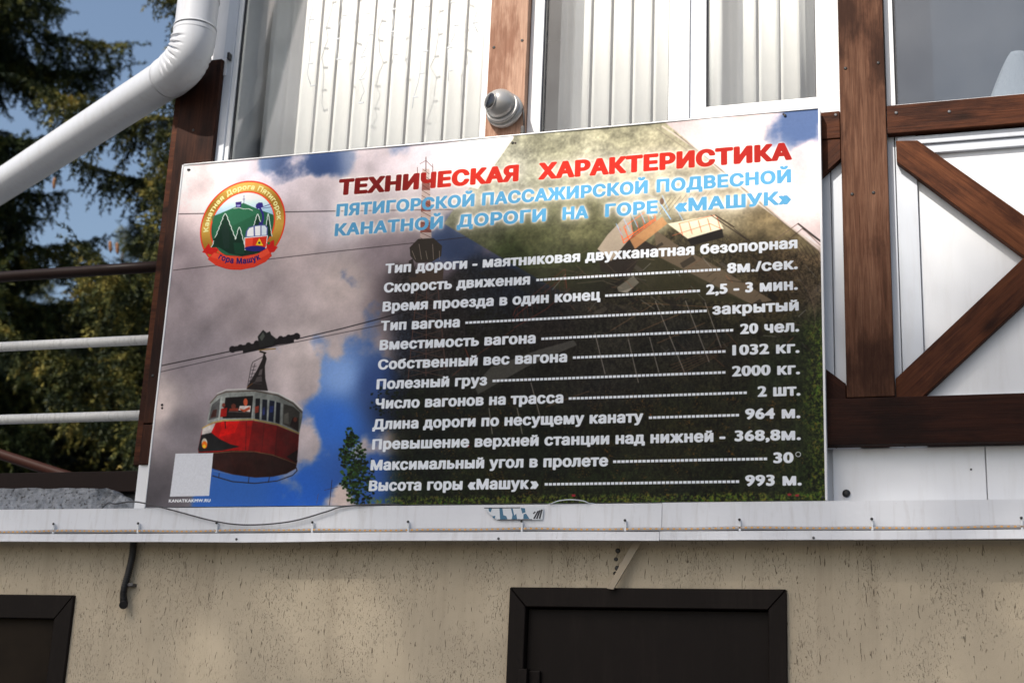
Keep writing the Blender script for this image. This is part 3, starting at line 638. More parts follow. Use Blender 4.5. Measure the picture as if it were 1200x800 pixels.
    for k in range(14):
        y = 198+k*6.2
        poly([(499-4-k*.2,y),(499+4+k*.2,y),(499+4.4+k*.2,y+6.2),(499-4.4-k*.2,y+6.2)], RD if (k//2) % 2 else WT, .75)
        stroke([(495-k*.2,y),(503+k*.2,y+6)], 1.6, (70,48,44), .8)
    stroke([(499,184),(499,200)], 3, (84,60,54)); stroke([(492,192),(499,188),(507,196)], 1.6, (90,66,60)); stroke([(489,196),(489,206)], 2, (96,70,64)); stroke([(507,192),(507,204)], 2, (96,70,64))
    stroke([(497,282),(496,300)], 8, (60,50,46))
    poly([(480,290),(490,280),(508,279),(518,288),(517,300),(506,307),(488,308),(481,300)], (58,52,46))
    poly([(479,318),(520,314),(519,327),(508,336),(490,337),(480,329)], (74,62,54)); poly([(484,303),(488,325),(480,325),(479,306)], (58,52,50)); stroke([(488,309),(485,318)], 2, (52,44,40)); stroke([(510,308),(515,318)], 2, (52,44,40))
    for k in range(5): stroke([(483+k*8,290+(-1)**k*4),(487+k*7,304)], 2, (150,138,126), .8)
    for a, b in (((489,336),(478,445)),((513,334),(522,432)),((500,337),(499,440))): stroke([a, b], 3.4, (84,62,56), 1)
    for k in range(9):
        y = 344+k*11; w0 = 12+k*1.25
        stroke([(500-w0,y),(500+w0,y+9)], 1.9, (92,70,62), .9); stroke([(500+w0,y-1),(500-w0,y+9)], 1.9, (92,70,62), .9)
    for out, col, grow, r0 in heads: local(out, col, grow=grow)
    WHT = (212,216,222)
    def wline(txt, x0, y0, x1, g=(10, 6), cap=.0462): 
        o = text(txt, x0, y0, x1, cap, WHT, g); local(o[0], WHT, grow=g)
    rows_ = [('Тип дороги - маятниковая двухканатная безопорная',451,320.6,934.5,None,None),
        ('Скорость движения',449.5,343,621,(628,845),('8м./сек.',851.7,935)),('Время проезда в один конец',448,365.2,703.7,(709,821),('2,5 - 3 мин.',827,935)),
        ('Тип вагона',445.7,387.7,538.7,(545,829),('закрытый',834.5,936)),('Вместимость вагона',444.5,410.2,627.5,(634,860),('20 чел.',867,936.5)),
        ('Собственный вес вагона',442.5,433,664.5,(671,851),('1032 кг.',858,937)),('Полезный груз',440.7,456,570.7,(577,851),('2000 кг.',857.5,937.5)),
        ('Число вагонов на трасса',439.5,478.9,660,(666,876),('2 шт.',887.5,938)),('Длина дороги по несущему канату',436,503,753.7,(760,867),('964 м.',873,938)),
        ('Превышение верхней станции над нижней -',435.5,526.4,850,None,('368,8м.',860.7,938.5)),('Максимальный угол в пролете',433.7,550.8,712.5,(718,900),('30',906,930)),
        ('Высота горы «Машук\u200a»',431.7,575,631,(638,867),('993 м.',873,939.5))]
    for tx, x0, y0, x1, dash, val in rows_:
        wline(tx, x0, y0, x1)
        r0 = s_xy(x0, y0)[1]
        def at_row(x):
            lo, hi = 100., 620.
            for _ in range(26):
                mid = (lo+hi)/2
                if s_xy(x, mid)[1] < r0: lo = mid
                else: hi = mid
            return s_xy(x, lo)[0], lo
        if dash:
            a, b = at_row(dash[0])[0], at_row(dash[1])[0]; n = max(2, round((b-a)/14.0)); st = (b-a)/n; yc = r0-15
            for k in range(n):
                local([np.array([(a+k*st, yc-4.5),(a+(k+1)*st-2.4, yc-4.5),(a+(k+1)*st-2.4, yc+4.5),(a+k*st, yc+4.5)])], WHT, ss=2)
        if val:
            c, yv = at_row(val[1]); wline(val[0], val[1], yv, val[2])
            if val[0] == '30':
                stroke(ell(935.2, yv-10.5, 2.9, 2.7, n=16), 2.0, WHT)
    o = text('KANATKAKMW.RU', 197.5, 588.3, 246.5, .0155, WHT, (3, 2)); local(o[0], (222,228,236), grow=(3, 2))
    def arc_text(txt, cx, cy, r, a0, a1, hgt, col, grow, inward=False):
        g = glyphs(txt); al = np.concatenate(g); m0, m1 = al[:, 0].min(), al[:, 0].max(); out = []
        for p in g:
            f = (p[:, 0]-m0)/(m1-m0); ang = np.radians(a0+(a1-a0)*f); rr = r+(-1 if inward else 1)*p[:, 1]/CAPH*hgt
            if cx is None: out.append(np.array([(ecx+ek*R_*math.cos(A), ecy-ek*R_*math.sin(A)) for R_, A in zip(rr, ang)]))
            else: out.append(np.array([s_xy(*Ce(cx+R_*math.cos(A), cy-R_*math.sin(A))) for R_, A in zip(rr, ang)]))
        local(out, col, grow=grow)
    arc_text('Канатная Дорога Пятигорск', None, 390, 249, 186, 4, 34, (240,232,170), (3, 3))
    arc_text('гора Машук', 376, 330, 340, -117, -64, 40, (38,30,110), (4, 3), True)
    # faint mounting holes and grain of the print
    for (x, y) in ((222,199),(918,134),(190,478),(604,168)): poly(ell(x, y, 1.3, 1.3, n=8), (60,52,52))
    img *= (1+.05*(n3-.5))[..., None]
    img = np.clip(img, 0, 255)/255
    return np.clip(img**1.20*1.05, 0, 1)
# ---------------------------------------------------------------- setting
bm = B(); box(bm, -400, 400, -400, 600, -1, 0); tag(obj('ground', bm, 'asphalt'), kind='structure')
bm = B(); NX, NY = 60, 24; g = []
for j in range(NY):
    y = 26+j*9.0
    row = []
    for i in range(NX):
        x = -150+i*4.6; h = 13.5*(1-math.exp(-(j*.55)))+j*2.6+1.3*math.sin(x*.35+j)+1.1*math.sin(x*.83+j*2.1)+random.uniform(-.5, .5)
        row.append(bm.verts.new((x, y, h if j else -.5)))
    g.append(row)
for j in range(NY-1):
    for i in range(NX-1): bm.faces.new((g[j][i], g[j][i+1], g[j+1][i+1], g[j+1][i])).smooth = True
tag(obj('hill', bm, 'hill'), kind='structure')

# ---------------------------------------------------------------- the building
bld = empty('station_building', (0, .1, 0), 'cream and white ropeway station with brown timber framing above a plastered ground floor', 'building')
BO = (0, .1, 0)
def part(name, bm, mat, parent=None):
    o = obj(name, bm, mat, parent or bld)
    if parent is None: up(o, BO)
    return o
YS = .045
# plastered ground floor with openings cut out (window at left, door)
bm = B(); DX0, DX1, DZ = -1.784, -.668, 2.139; WX0, WX1, WZ0, WZ1 = -5.3, -3.840, 1.05, 2.088
for (a, b_, c, d) in ((-9, WX0, 0, 2.33), (WX0, WX1, 0, WZ0), (WX0, WX1, WZ1, 2.33), (WX1, DX0, 0, 2.33), (DX0, DX1, DZ, 2.33), (DX1, 4, 0, 2.33)):
    box(bm, a, b_, YS, .30, c, d)
part('rendered_wall', bm, 'stucco')
# upper wall core behind the cladding, with window openings
bm = B()
for (a, b_, c, d) in ((-3.55, 4, 2.33, 4.12), (-3.55, 4, 5.75, 6.6), (-3.55, -3.46, 4.12, 5.75), (-2.0, -1.84, 4.12, 5.75), (-.42, -.25, 4.12, 5.75), (2.0, 4, 4.12, 5.75)):
    box(bm, a, b_, .12, .24, c, d)
part('upper_wall', bm, 'white')
bm = B(); box(bm, -3.55, -3.45, .24, 4.2, 2.33, 6.6); box(bm, 3.9, 4.0, .24, 4.2, 2.33, 6.6); box(bm, -3.45, 3.9, 4.1, 4.2, 2.33, 6.6); part('side_and_back_wall', bm, 'white')
bm = B(); box(bm, -3.45, 3.9, .24, 4.1, 2.6, 2.8); part('upper_floor', bm, 'inner')
bm = B(); box(bm, -3.44, 3.89, 3.5, 3.6, 2.8, 6.5); part('room_wall', bm, 'inner')
bm = B(); box(bm, -3.9, 4.4, -.15, 4.5, 6.6, 6.75); part('roof', bm, 'white')
bm = B(); box(bm, -9, 4, .3, .35, 0, 2.3); box(bm, -9, 4, 2.5, 2.6, 0, 2.3); part('ground_floor_core', bm, 'inner')
# cladding sheets on the right bay
for (a, b_, c, d) in ((-.125, 2.0, 2.905, 3.925), (-.49, .083, 2.46, 2.70), (.087, 1.6, 2.46, 2.70), (-3.44, -.53, 2.46, 4.10)):
    bm = B(); box(bm, a, b_, .1, .119, c, d, .0015); part('wall_panel', bm, 'white')
for (a, b_) in ((-.530, -.476), (-.472, -.38), (-.27, -.214), (-.210, -.128)):
    bm = B(); box(bm, a, b_, .085, .099 if a > -.5 else .098, 2.70, 4.13, .0015); part('cover_strip', bm, 'trimw')
bm = B(); box(bm, -.20, 2.0, .07, .118, 3.965, 4.0, .003); box(bm, -.20, 2.0, .08, .118, 3.925, 3.963, .003); part('drip_moulding', bm, 'trimw')
bm = B(); box(bm, -.12, 2.0, .09, .0995, 2.893, 2.9045); part('bottom_bead', bm, 'white')
bm = B(); lathe(bm, [(0, .006), (.004, .016), (.010, .014), (.014, .005)], (-.440, .1, 2.522), (0, -1, 0), 16); part('panel_bolt', bm, 'darkmetal')
bm = B(); lathe(bm, [(0, .002), (.002, .004), (.004, .002)], (.03, .1, 2.61), (0, -1, 0), 10); part('panel_bolt', bm, 'darkmetal')
bm = B(); box(bm, -3.60, -3.545, .055, .11, 2.468, 2.683, .002); part('corner_trim', bm, 'white')
# timber frame
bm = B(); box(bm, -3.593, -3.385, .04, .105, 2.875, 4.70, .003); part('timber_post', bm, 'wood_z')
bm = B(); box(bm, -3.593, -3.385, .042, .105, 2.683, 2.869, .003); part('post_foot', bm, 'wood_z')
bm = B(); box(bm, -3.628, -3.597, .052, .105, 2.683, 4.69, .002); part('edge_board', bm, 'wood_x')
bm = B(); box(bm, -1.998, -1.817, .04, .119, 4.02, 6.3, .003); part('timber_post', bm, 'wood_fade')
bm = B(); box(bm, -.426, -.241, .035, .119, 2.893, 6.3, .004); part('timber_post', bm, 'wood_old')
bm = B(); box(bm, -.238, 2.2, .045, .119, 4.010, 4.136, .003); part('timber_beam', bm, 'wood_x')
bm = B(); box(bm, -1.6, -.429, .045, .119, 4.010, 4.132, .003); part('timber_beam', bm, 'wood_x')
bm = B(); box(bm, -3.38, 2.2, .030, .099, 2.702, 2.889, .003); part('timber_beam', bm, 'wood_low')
def brace(x0, z0, x1, z1, wd_, mat, cut, y=.05, depth=.045):
    """sloping board between two points of its centre line; cut = slope of its sawn ends in its own frame"""
    L = math.hypot(x1-x0, z1-z0); a = math.atan2(z1-z0, x1-x0); bm_ = B(); h = wd_/2
    c0, c1 = cut
    prism(bm_, [(0+c0*h, -h), (L+c1*h, -h), (L-c1*h, h), (0-c0*h, h)], 0, depth, .0025)
    o = obj('timber_brace', bm_, mat, bld); o.location = (x0-BO[0], y-BO[1], z0-BO[2]); o.rotation_euler = (0, -a, 0); return o
def brace_poly(pts, ang, mat, y, depth=.045):
    a = math.radians(ang); ox, oz = pts[0]; ca, sa = math.cos(a), math.sin(a)
    bm_ = B(); prism(bm_, [((x-ox)*ca+(z-oz)*sa, -(x-ox)*sa+(z-oz)*ca) for x, z in pts], 0, depth, .0025)
    o = obj('timber_brace', bm_, mat, bld); o.location = (ox-BO[0], y-BO[1], oz-BO[2]); o.rotation_euler = (0, -a, 0); return o
brace_poly([(-.205,3.884), (.265,3.445), (1.0,2.758), (1.0,2.955), (.274,3.614), (-.12,3.972), (-.205,3.977)], -42.8, 'wood_brace', .048)
brace_poly([(-.238,2.967), (-.238,2.8905), (-.136,2.8905), (.255,3.253), (.362,3.352), (.266,3.441)], 43.0, 'wood_x', .0495)
brace_poly([(1.3,4.0085), (1.5,4.0085), (.62,3.20), (.53,3.29)], 43.0, 'wood_x', .0495)
brace_poly([(-.4285,2.953), (-.4285,2.8905), (-.54,2.8905), (-1.1,3.36), (-1.05,3.47)], -40, 'wood_low', .050)
brace_poly([(-.4285,3.918), (-.4285,4.0085), (-.51,4.0085), (-1.1,3.46), (-1.05,3.35)], 42, 'wood_x', .050)
for (x, z, y) in ((-.20, 4.10, .045), (.01, 4.085, .045), (-.445, 4.115, .045), (-.40, 4.32, .035), (-.265, 4.33, .035), (-.30, 3.75, .035), (-.385, 3.75, .035), (-1.84, 4.62, .04), (-1.975, 4.60, .04), (-3.50, 4.33, .04), (-3.57, 3.1, .04)):
    bm = B(); lathe(bm, [(0, .007), (.0015, .007), (.0022, .004)], (x, y, z), (0, -1, 0), 10); part('screw', bm, 'screw' if z > 4.05 and y > .042 else 'darkmetal')
# left corner: cladding, bracket plates
bm = B(); box(bm, -3.46, -3.400, .08, .119, 4.16, 6.6, .002); part('corner_cladding', bm, 'white')
bm = B(); box(bm, -3.398, -3.345, .074, .119, 4.10, 6.6, .002); part('corner_cladding', bm, 'trimw')
bm = B(); box(bm, -3.55, -3.462, .086, .119, 4.702, 6.6, .002); part('corner_cladding', bm, 'white')
bm = B(); box(bm, -3.445, -3.372, .068, .0735, 4.625, 4.715, .001); part('bracket_plate', bm, 'white')
for x, z in ((-3.43, 4.70), (-3.39, 4.70), (-3.43, 4.64)):
    bm = B(); lathe(bm, [(0, .005), (.002, .005), (.003, .002)], (x, .068, z), (0, -1, 0), 8); part('screw', bm, 'darkmetal')
# windows: frame (part) > pane, sash, gasket
def window(x0, x1, z0, z1, fl, fr, fb, mat='glass', y=.085, sashes=()):
    bm_ = B(); ft = .06
    box(bm_, x0, x0+fl, y, y+.06, z0, z1, .003); box(bm_, x1-fr, x1, y, y+.06, z0, z1, .003)
    box(bm_, x0+fl, x1-fr, y+.001, y+.06, z0, z0+fb, .003); box(bm_, x0+fl, x1-fr, y+.001, y+.06, z1-ft, z1, .003)
    w_ = part('window', bm_, 'upvc')
    bm_ = B(); box(bm_, x0+fl-.004, x1-fr+.004, y+.026, y+.032, z0+fb-.004, z1-ft+.004); obj('pane', bm_, mat, w_)
    bm_ = B(); g_ = .009
    box(bm_, x0+fl, x0+fl+g_, y+.014, y+.025, z0+fb, z1-ft); box(bm_, x1-fr-g_*.5, x1-fr, y+.014, y+.025, z0+fb, z1-ft); box(bm_, x0+fl+g_, x1-fr-g_, y+.015, y+.025, z0+fb, z0+fb+.005)
    obj('gasket', bm_, 'gasket', w_)
    return w_
window(-3.345, -2.001, 4.06, 5.75, .022, .040, .03)
w = window(-1.815, -1.075, 4.06, 5.75, .062, .092, .03)
bm = B(); box(bm, -1.074, -1.056, .098, .14, 4.06, 5.75); part('mullion_joint', bm, 'trimw')
w = window(-1.055, -.428, 4.140, 5.75, .056, .098, .082, y=.078)
bm = B(); box(bm, -1.055, -.43, .088, .13, 4.06, 4.138, .003); part('window_sill_rail', bm, 'upvc')
window(-.239, 1.95, 4.138, 5.75, .036, .04, .018, 'glass_dark')
# ledge flashing: two lengths, each an upper face and a drip lip
for (a, b_, dz) in ((-9, -1.1475, 0.0), (-1.1455, 4, .002)):
    bm_ = B(); n = int((b_-a)/.12)
    prof = [(.11, 2.4725), (-.030, 2.4685), (-.033, 2.362), (-.024, 2.356), (-.076, 2.3485), (-.080, 2.314), (-.074, 2.3125), (.046, 2.330)]
    rows = []
    for i in range(n+1):
        x = a+(b_-a)*i/n; wob = .0015*math.sin(x*2.3)+.0006*math.sin(x*7.1); 
        rows.append([bm_.verts.new((x, y+(.0015*math.sin(x*3+1) if 0 < k < 3 else 0), z+dz+(wob if k in (4, 5, 6) else 0)-(.004*math.exp(-((x+2.9)/.5)**2) if k in (5, 6) else 0))) for k, (y, z) in enumerate(prof)])
    for r0, r1 in zip(rows[:-1], rows[1:]):
        for k in range(len(prof)-1): bm_.faces.new((r0[k], r0[k+1], r1[k+1], r1[k]))
    bm_.faces.new(rows[0]); bm_.faces.new(rows[-1][::-1])
    part('ledge_flashing', bm_, 'flash')
for k in range(12):
    x = -4.3+k*.42+.05*math.sin(k*9)
    bm = B(); lathe(bm, [(0, .005), (.003, .005), (.004, .002)], (x, -.080, 2.322+.02*((k*7) % 3)/3), (0, -1, 0), 8); part('screw', bm, 'screw') if k % 3 == 0 else bm.free()
# door
bm = B(); box(bm, DX0+.072, DX1-.072, .062, .10, 0, 2.056, .002); door = part('door', bm, 'door')
def mitre(pts, name='door_frame'):
    bm_ = B(); prism(bm_, pts, .022, .10, .003); obj(name, bm_, 'door', door)
iz = 2.060
mitre([(DX0, 0), (DX0+.070, 0), (DX0+.070, iz), (DX0, DZ)]); mitre([(DX1, 0), (DX1, DZ), (DX1-.070, iz), (DX1-.070, 0)])
mitre([(DX0+.001, DZ), (DX1-.001, DZ), (DX1-.072, iz+.001), (DX0+.072, iz+.001)])
bm = B(); box(bm, DX0+.052, DX0+.090, .008, .0615, 1.56, 1.815, .003); box(bm, DX0+.088, DX0+.135, .040, .0615, 1.70, 1.81, .004); obj('hinge', bm, 'door', door)
bm = B(); lathe(bm, [(0, .012), (.03, .012), (.05, .028), (.06, .02)], (DX1-.13, .062, 1.02), (0, -1, 0), 16); obj('door_knob', bm, 'darkmetal', door)
# lower left window
bm = B(); y0 = .028
for pts in ([(WX1-.088, WZ0+.088), (WX1, WZ0), (WX1, WZ1), (WX1-.088, WZ1-.108)], [(WX0, WZ0), (WX0+.088, WZ0+.088), (WX0+.088, WZ1-.108), (WX0, WZ1)], [(WX0+.001, WZ1), (WX0+.088, WZ1-.106), (WX1-.088, WZ1-.106), (WX1-.001, WZ1)], [(WX0+.001, WZ0), (WX1-.001, WZ0), (WX1-.088, WZ0+.086), (WX0+.088, WZ0+.086)]):
    prism(bm, pts, y0, .11, .003)
w = part('window', bm, 'door')
q = M('dark brown glossy infill', (.028,.021,.015), .5, spec=.06); q.base(q.ramp(q.noise(q.vec((1, 1, 1)), 3, 4), [(.3, (.010,.0075,.006)), (.7, (.022,.016,.011))]))
bm = B(); box(bm, WX0+.07, WX1-.07, .062, .075, WZ0+.07, WZ1-.09); obj('pane', bm, q.m, w)

# ---------------------------------------------------------------- balcony at the left
bal = empty('balcony', (-6, .2, 2.4), 'dark edged balcony deck with a broken concrete kerb left of the sign', 'balcony'); LO = (-6, .2, 2.4)
bm = B(); box(bm, -9, -3.64, .13, .20, 2.575, 2.672, .003); up(obj('deck_beam', bm, 'darkrail', bal), LO)
bm = B(); box(bm, -9, -3.64, .201, 2.6, 2.50, 2.60); up(obj('deck', bm, 'concrete', bal), LO)
bm = B(); NXc, NZc = 220, 12; X0c, X1c = -7.0, -3.585; g = []
from mathutils import noise as mnoise
for i in range(NXc+1):
    x = X0c+(X1c-X0c)*i/NXc; row = []
    ztop = 2.578+.004*math.sin(x*4)+.006*mnoise.noise(Vector((x*9, 0, 0)))
    if x > -3.74: ztop -= max(0, x+3.74)*.5+.022*abs(mnoise.noise(Vector((x*50, 3, 0))))
    for j in range(NZc+4):
        if j <= NZc: z = 2.455+(ztop-2.455)*j/NZc; y = .048
        else: z = ztop; y = .048+.03*(j-NZc)
        nz_ = mnoise.fractal(Vector((x*14, z*14, 1)), 1, 2, 4)
        rough_ = .010+(.022 if x > -3.80 else 0)
        row.append(bm.verts.new((x, y+nz_*rough_, z+(.5*nz_*rough_ if j >= NZc else 0))))
    g.append(row)
for i in range(NXc):
    for j in range(NZc+3): bm.faces.new((g[i][j], g[i+1][j], g[i+1][j+1], g[i][j+1]))
up(obj('concrete_kerb', bm, 'concrete', bal), LO)
rl = empty('balcony_railing', (-6, .3, 2.67), 'tubular balcony railing with dark handrail above two white bars', 'railing'); LO = (-6, .3, 2.67)
def bent(z, sag, r, y=.3):
    return [(-8.6+k*.5, y+.004*math.sin(k), z+sag*math.sin(k*1.7)) for k in range(10)]+[(-3.606, y, z)]
bm = B(); tube(bm, bent(3.735, .003, 0), .0285, 16); up(obj('handrail', bm, 'darkrail', rl), LO)
for z in (3.357, 2.977):
    bm = B(); tube(bm, bent(z, .003, 0), .0245, 16); up(obj('rail', bm, 'rail', rl), LO)
bm = B(); tube(bm, [(-6.6, .3, 2.6), (-6.6, .3, 3.74)], .025, 12); up(obj('railing_post', bm, 'darkrail', rl), LO)
bm = B(); tube(bm, [(-7.2, 1.2, 3.56), (-5.24, 1.2, 3.0), (-4.84, 1.2, 2.885), (-3.8, 1.2, 2.60)], .030, 12); tag(obj('sloping_bar', bm, 'rust'), 'reddish brown sloping tube behind the white rails at lower left', 'tube')

# ---------------------------------------------------------------- downpipe
dp = empty('downpipe', (-3.49, -.12, 4.5), 'pale painted round downpipe with a creased elbow and a long sloping run', 'downpipe'); DPL = (-3.49, -.12, 4.5)
R0 = .099; top = Vector((-3.44, -.13, 4.70)); ctr_v = Vector((0, 0, -1)); end = Vector((-5.55, 1.25, 4.69-.02))
bm = B(); tube(bm, [(-3.447, -.13, 7), (-3.446, -.13, 4.765)], R0, 40, False); up(obj('pipe_length', bm, 'pipe', dp), DPL)
A = Vector((-3.446, -.13, 4.77)); E2 = Vector((-3.583, -.058, 4.588)); dirE = (Vector((-5.62, 1.30, 4.715))-E2); 
# sloping run measured: it passes behind the corner towards the back left
tgt = Vector((-5.516, 1.2, 4.662)); 
d2 = (tgt-E2).normalized(); far = E2+d2*4.5
bm = B(); tube(bm, [E2+d2*.02, far], R0*.985, 40, False); up(obj('pipe_length', bm, 'pipe', dp), DPL)
# elbow: bezier sweep with pressed creases on the inner side
def bez(a, b_, c, d, t): return a*(1-t)**3+b_*3*t*(1-t)**2+c*3*t*t*(1-t)+d*t**3
P0 = A; P3 = E2+d2*.04; P1 = P0+Vector((0, 0, -.150)); P2 = P3-d2*.135
bm = B(); rings = []; n = 48; S_ = 220; prevu = None
inner_dir = (P0+P3)/2-(P1+P2)/2; inner_dir.normalize()
for i in range(S_+1):
    t = i/S_; p = bez(P0, P1, P2, P3, t); tn = (bez(P0, P1, P2, P3, min(t+.01, 1))-bez(P0, P1, P2, P3, max(t-.01, 0))).normalized()
    iu = (inner_dir-tn*inner_dir.dot(tn)).normalized(); iv = tn.cross(iu); ring_ = []
    crease = 0
    if .12 < t < .80:
        ph = (t-.12)/.68*7; crease = math.exp(-((ph-math.floor(ph)-.5)/.13)**2)
    for k in range(n):
        a = 6.28319*k/n; ins = min(1, max(0, math.cos(a)+.62))
        r = R0*1.035-crease*.021*ins+(.006 if crease < .1 and .12 < t < .80 else 0)*ins
        if t < .04 or t > .93: r = R0*1.05
        ring_.append(bm.verts.new(p+(iu*math.cos(a)+iv*math.sin(a))*r))
    rings.append(ring_)
for a, b_ in zip(rings[:-1], rings[1:]):
    for k in range(n): bm.faces.new((a[k], a[(k+1) % n], b_[(k+1) % n], b_[k])).smooth = True
up(obj('elbow', bm, 'pipe', dp), DPL)
for p, dr in ((Vector((-3.446, -.13, 4.782)), Vector((0, 0, 1))), (Vector((-3.446, -.13, 4.935)), Vector((0, 0, 1))), (E2+d2*.055, d2)):
    bm = B(); lathe(bm, [(-.004, R0*.99), (-.004, R0*1.045), (.003, R0*1.045), (.004, R0*.99)], p, dr, 40); up(obj('joint_ring', bm, 'pipe', dp), DPL)
bm = B(); box(bm, -3.362, -3.350, .045, .073, 4.70, 4.735, .002); up(obj('pipe_clamp', bm, 'blackrub', dp), DPL)

# ---------------------------------------------------------------- the sign
sg = empty('information_sign', (-2.01, .015, SZ0), 'wide printed information board with a red cable car and a Russian list of ropeway data', 'sign'); SO = (-2.01, .015, SZ0)
img_arr = paint_print()
lin = np.where(img_arr <= .04045, img_arr/12.92, ((img_arr+.055)/1.055)**2.4)
GAIN = 1.12
lin = np.clip(lin*GAIN, 0, .86); enc = np.where(lin <= .0031308, lin*12.92, 1.055*lin**(1/2.4)-.055)
im = bpy.data.images.new('board_print', PW, PH, alpha=False)
buf = np.ones((PH, PW, 4), np.float32); buf[..., :3] = enc[::-1]; im.pixels.foreach_set(buf.ravel()); im.update(); im.pack()
q = M('printed vinyl board', (.5,.5,.5), .34, spec=.08); ti = q.N.new('ShaderNodeTexImage'); ti.image = im; ti.interpolation = 'Cubic'; ti.extension = 'EXTEND'
sep = q.N.new('ShaderNodeSeparateXYZ'); q.L.new(q.co.outputs['Object'], sep.inputs[0]); cb = q.N.new('ShaderNodeCombineXYZ')
q.L.new(q.math('DIVIDE', q.math('SUBTRACT', sep.outputs[0], SX0), SX1-SX0), cb.inputs[0]); q.L.new(q.math('DIVIDE', q.math('SUBTRACT', sep.outputs[2], SZ0), SZ1-SZ0), cb.inputs[1])
q.L.new(cb.outputs[0], ti.inputs['Vector']); dust = q.ramp(q.noise(q.vec((1, 1, 1)), 3.5, 6, .7), [(.5, 0), (.85, .025)])
q.base(q.mix(dust, ti.outputs[0], (.42,.40,.38))); q.bump(q.noise(q.vec((1, 1, 1)), 1.6, 3), .10, .05)
q.rough(q.ramp(q.noise(q.vec((1, 1, 1)), 5, 5), [(.3, .40), (.7, .55)])); MAT['print'] = q.m
bm = B(); nx, nz = 40, 20; g = []
for i in range(nx+1):
    g.append([bm.verts.new((SX0+(SX1-SX0)*i/nx, .0015*math.sin(i*.5)*math.sin(j*.4), SZ0+(SZ1-SZ0)*j/nz)) for j in range(nz+1)])
for i in range(nx):
    for j in range(nz): bm.faces.new((g[i][j], g[i+1][j], g[i+1][j+1], g[i][j+1])).smooth = True
up(obj('printed_panel', bm, 'print', sg), SO)
bm = B(); box(bm, SX0+.003, SX1-.003, .004, .034, SZ0+.003, SZ1-.003); up(obj('backing_frame', bm, 'white', sg), SO)
for (a, b_, c, d) in ((SX1-.003, SX1+.006, SZ0, SZ1), (SX0-.006, SX0+.002, SZ0, SZ1), (SX0+.002, SX1-.003, SZ1-.002, SZ1+.004)):
    bm = B(); box(bm, a, b_, -.004, .033, c, d, .002); up(obj('edge_trim', bm, 'upvc', sg), SO)
for (x, z) in ((SX0+.03, SZ1-.027), (SX1-.14, SZ1-.02), (SX0+.03, SZ0+.47), (-1.85, SZ1-.035), (SX1-.012, SZ0+.012)):
    bm = B(); lathe(bm, [(0, .006), (.002, .006), (.003, .003)], (x, -.002, z), (0, -1, 0), 10); up(obj('fixing_screw', bm, 'darkmetal', sg), SO)
# torn sticker left on the ledge
st = empty('torn_sticker', (-1.77, -.036, 2.43), 'torn remnant of a white sticker with blue and black print on the ledge', 'sticker')
q = M('torn sticker paper', (.62,.66,.70), .5); MAT['stk'] = q.m; MAT['stk_b'] = M('faded blue print', (.035,.14,.24), .5).m; MAT['stk_k'] = M('black print', (.02,.02,.03), .5).m
def sticker(name, polys, mat, y):
    bm_ = B()
    for p_ in polys: prism(bm_, [(-1.897+u*.262, 2.404+v*.052) for u, v in p_], y-.0004, y)
    up(obj(name, bm_, mat, st), (-1.77, -.036, 2.43))
sticker('paper', [[(.02,.98),(.55,1),(1,.97),(.99,.02),(.97,.0),(.25,.02),(.2,.2),(.12,.5)]], 'stk', -.0385)
rr = random.Random(3)
sticker('blue_print', [[(.10,.92),(.16,.95),(.14,.62),(.11,.7)], [(.17,.30),(.22,.35),(.21,.12),(.18,.16)], [(.28,.95),(.33,.95),(.35,.4),(.40,.3),(.42,.06),(.30,.05),(.29,.5)], [(.47,.9),(.50,.9),(.53,.35),(.56,.5),(.58,.06),(.49,.05),(.50,.4)], [(.63,.95),(.70,.92),(.71,.6),(.66,.5)], [(.68,.45),(.72,.5),(.78,.08),(.68,.06)]], 'stk_b', -.0389)
sticker('black_print', [[(.03,.99),(.62,.99),(.62,.93),(.03,.93)], [(.26,.05),(.82,.05),(.82,0),(.26,0)]]+[[(.84+k*.045,.1),(.865+k*.045,.06),(.93+k*.03,.7+.05*k),(.905+k*.03,.72+.05*k)] for k in range(3)]+[[(.83,.5),(.85,.44),(.88,.62),(.86,.66)]], 'stk_k', -.0393)

# ---------------------------------------------------------------- light strip along the ledge
ls = empty('light_strip', (-2, -.04, 2.36), 'unlit clear light strip clipped along the white ledge', 'light strip'); LO = (-2, -.04, 2.36)
sx = lambda x: 2.3640+.0018*math.sin(x*6.2)+.0012*math.sin(x*14)
bm = B(); tube(bm, [(-5.2+.05*k, -.041, sx(-5.2+.05*k)) for k in range(150)], .0075, 8); up(obj('strip', bm, 'ledstrip', ls), LO)
bm = B(); x = -5.0
while x < 2: box(bm, x, x+.009, -.0500, -.045, sx(x)-.0030, sx(x)+.0030); x += .0235
up(tag(obj('diode', bm, 'led', ls), kind='stuff'), LO)
for x in (-3.938, -3.501, -3.111, -2.654, -2.217, -1.721, -1.291, -.836, -.336, .198):
    bm = B(); box(bm, x-.004, x+.004, -.050, -.036, 2.354, 2.398, .001); up(obj('clip', bm, 'clip', ls), LO)
    bm = B(); lathe(bm, [(0, .0055), (.003, .0055), (.005, .002)], (x-.001, -.050, 2.397), (0, -1, .3), 10); up(obj('clip_screw', bm, 'darkmetal', ls), LO)
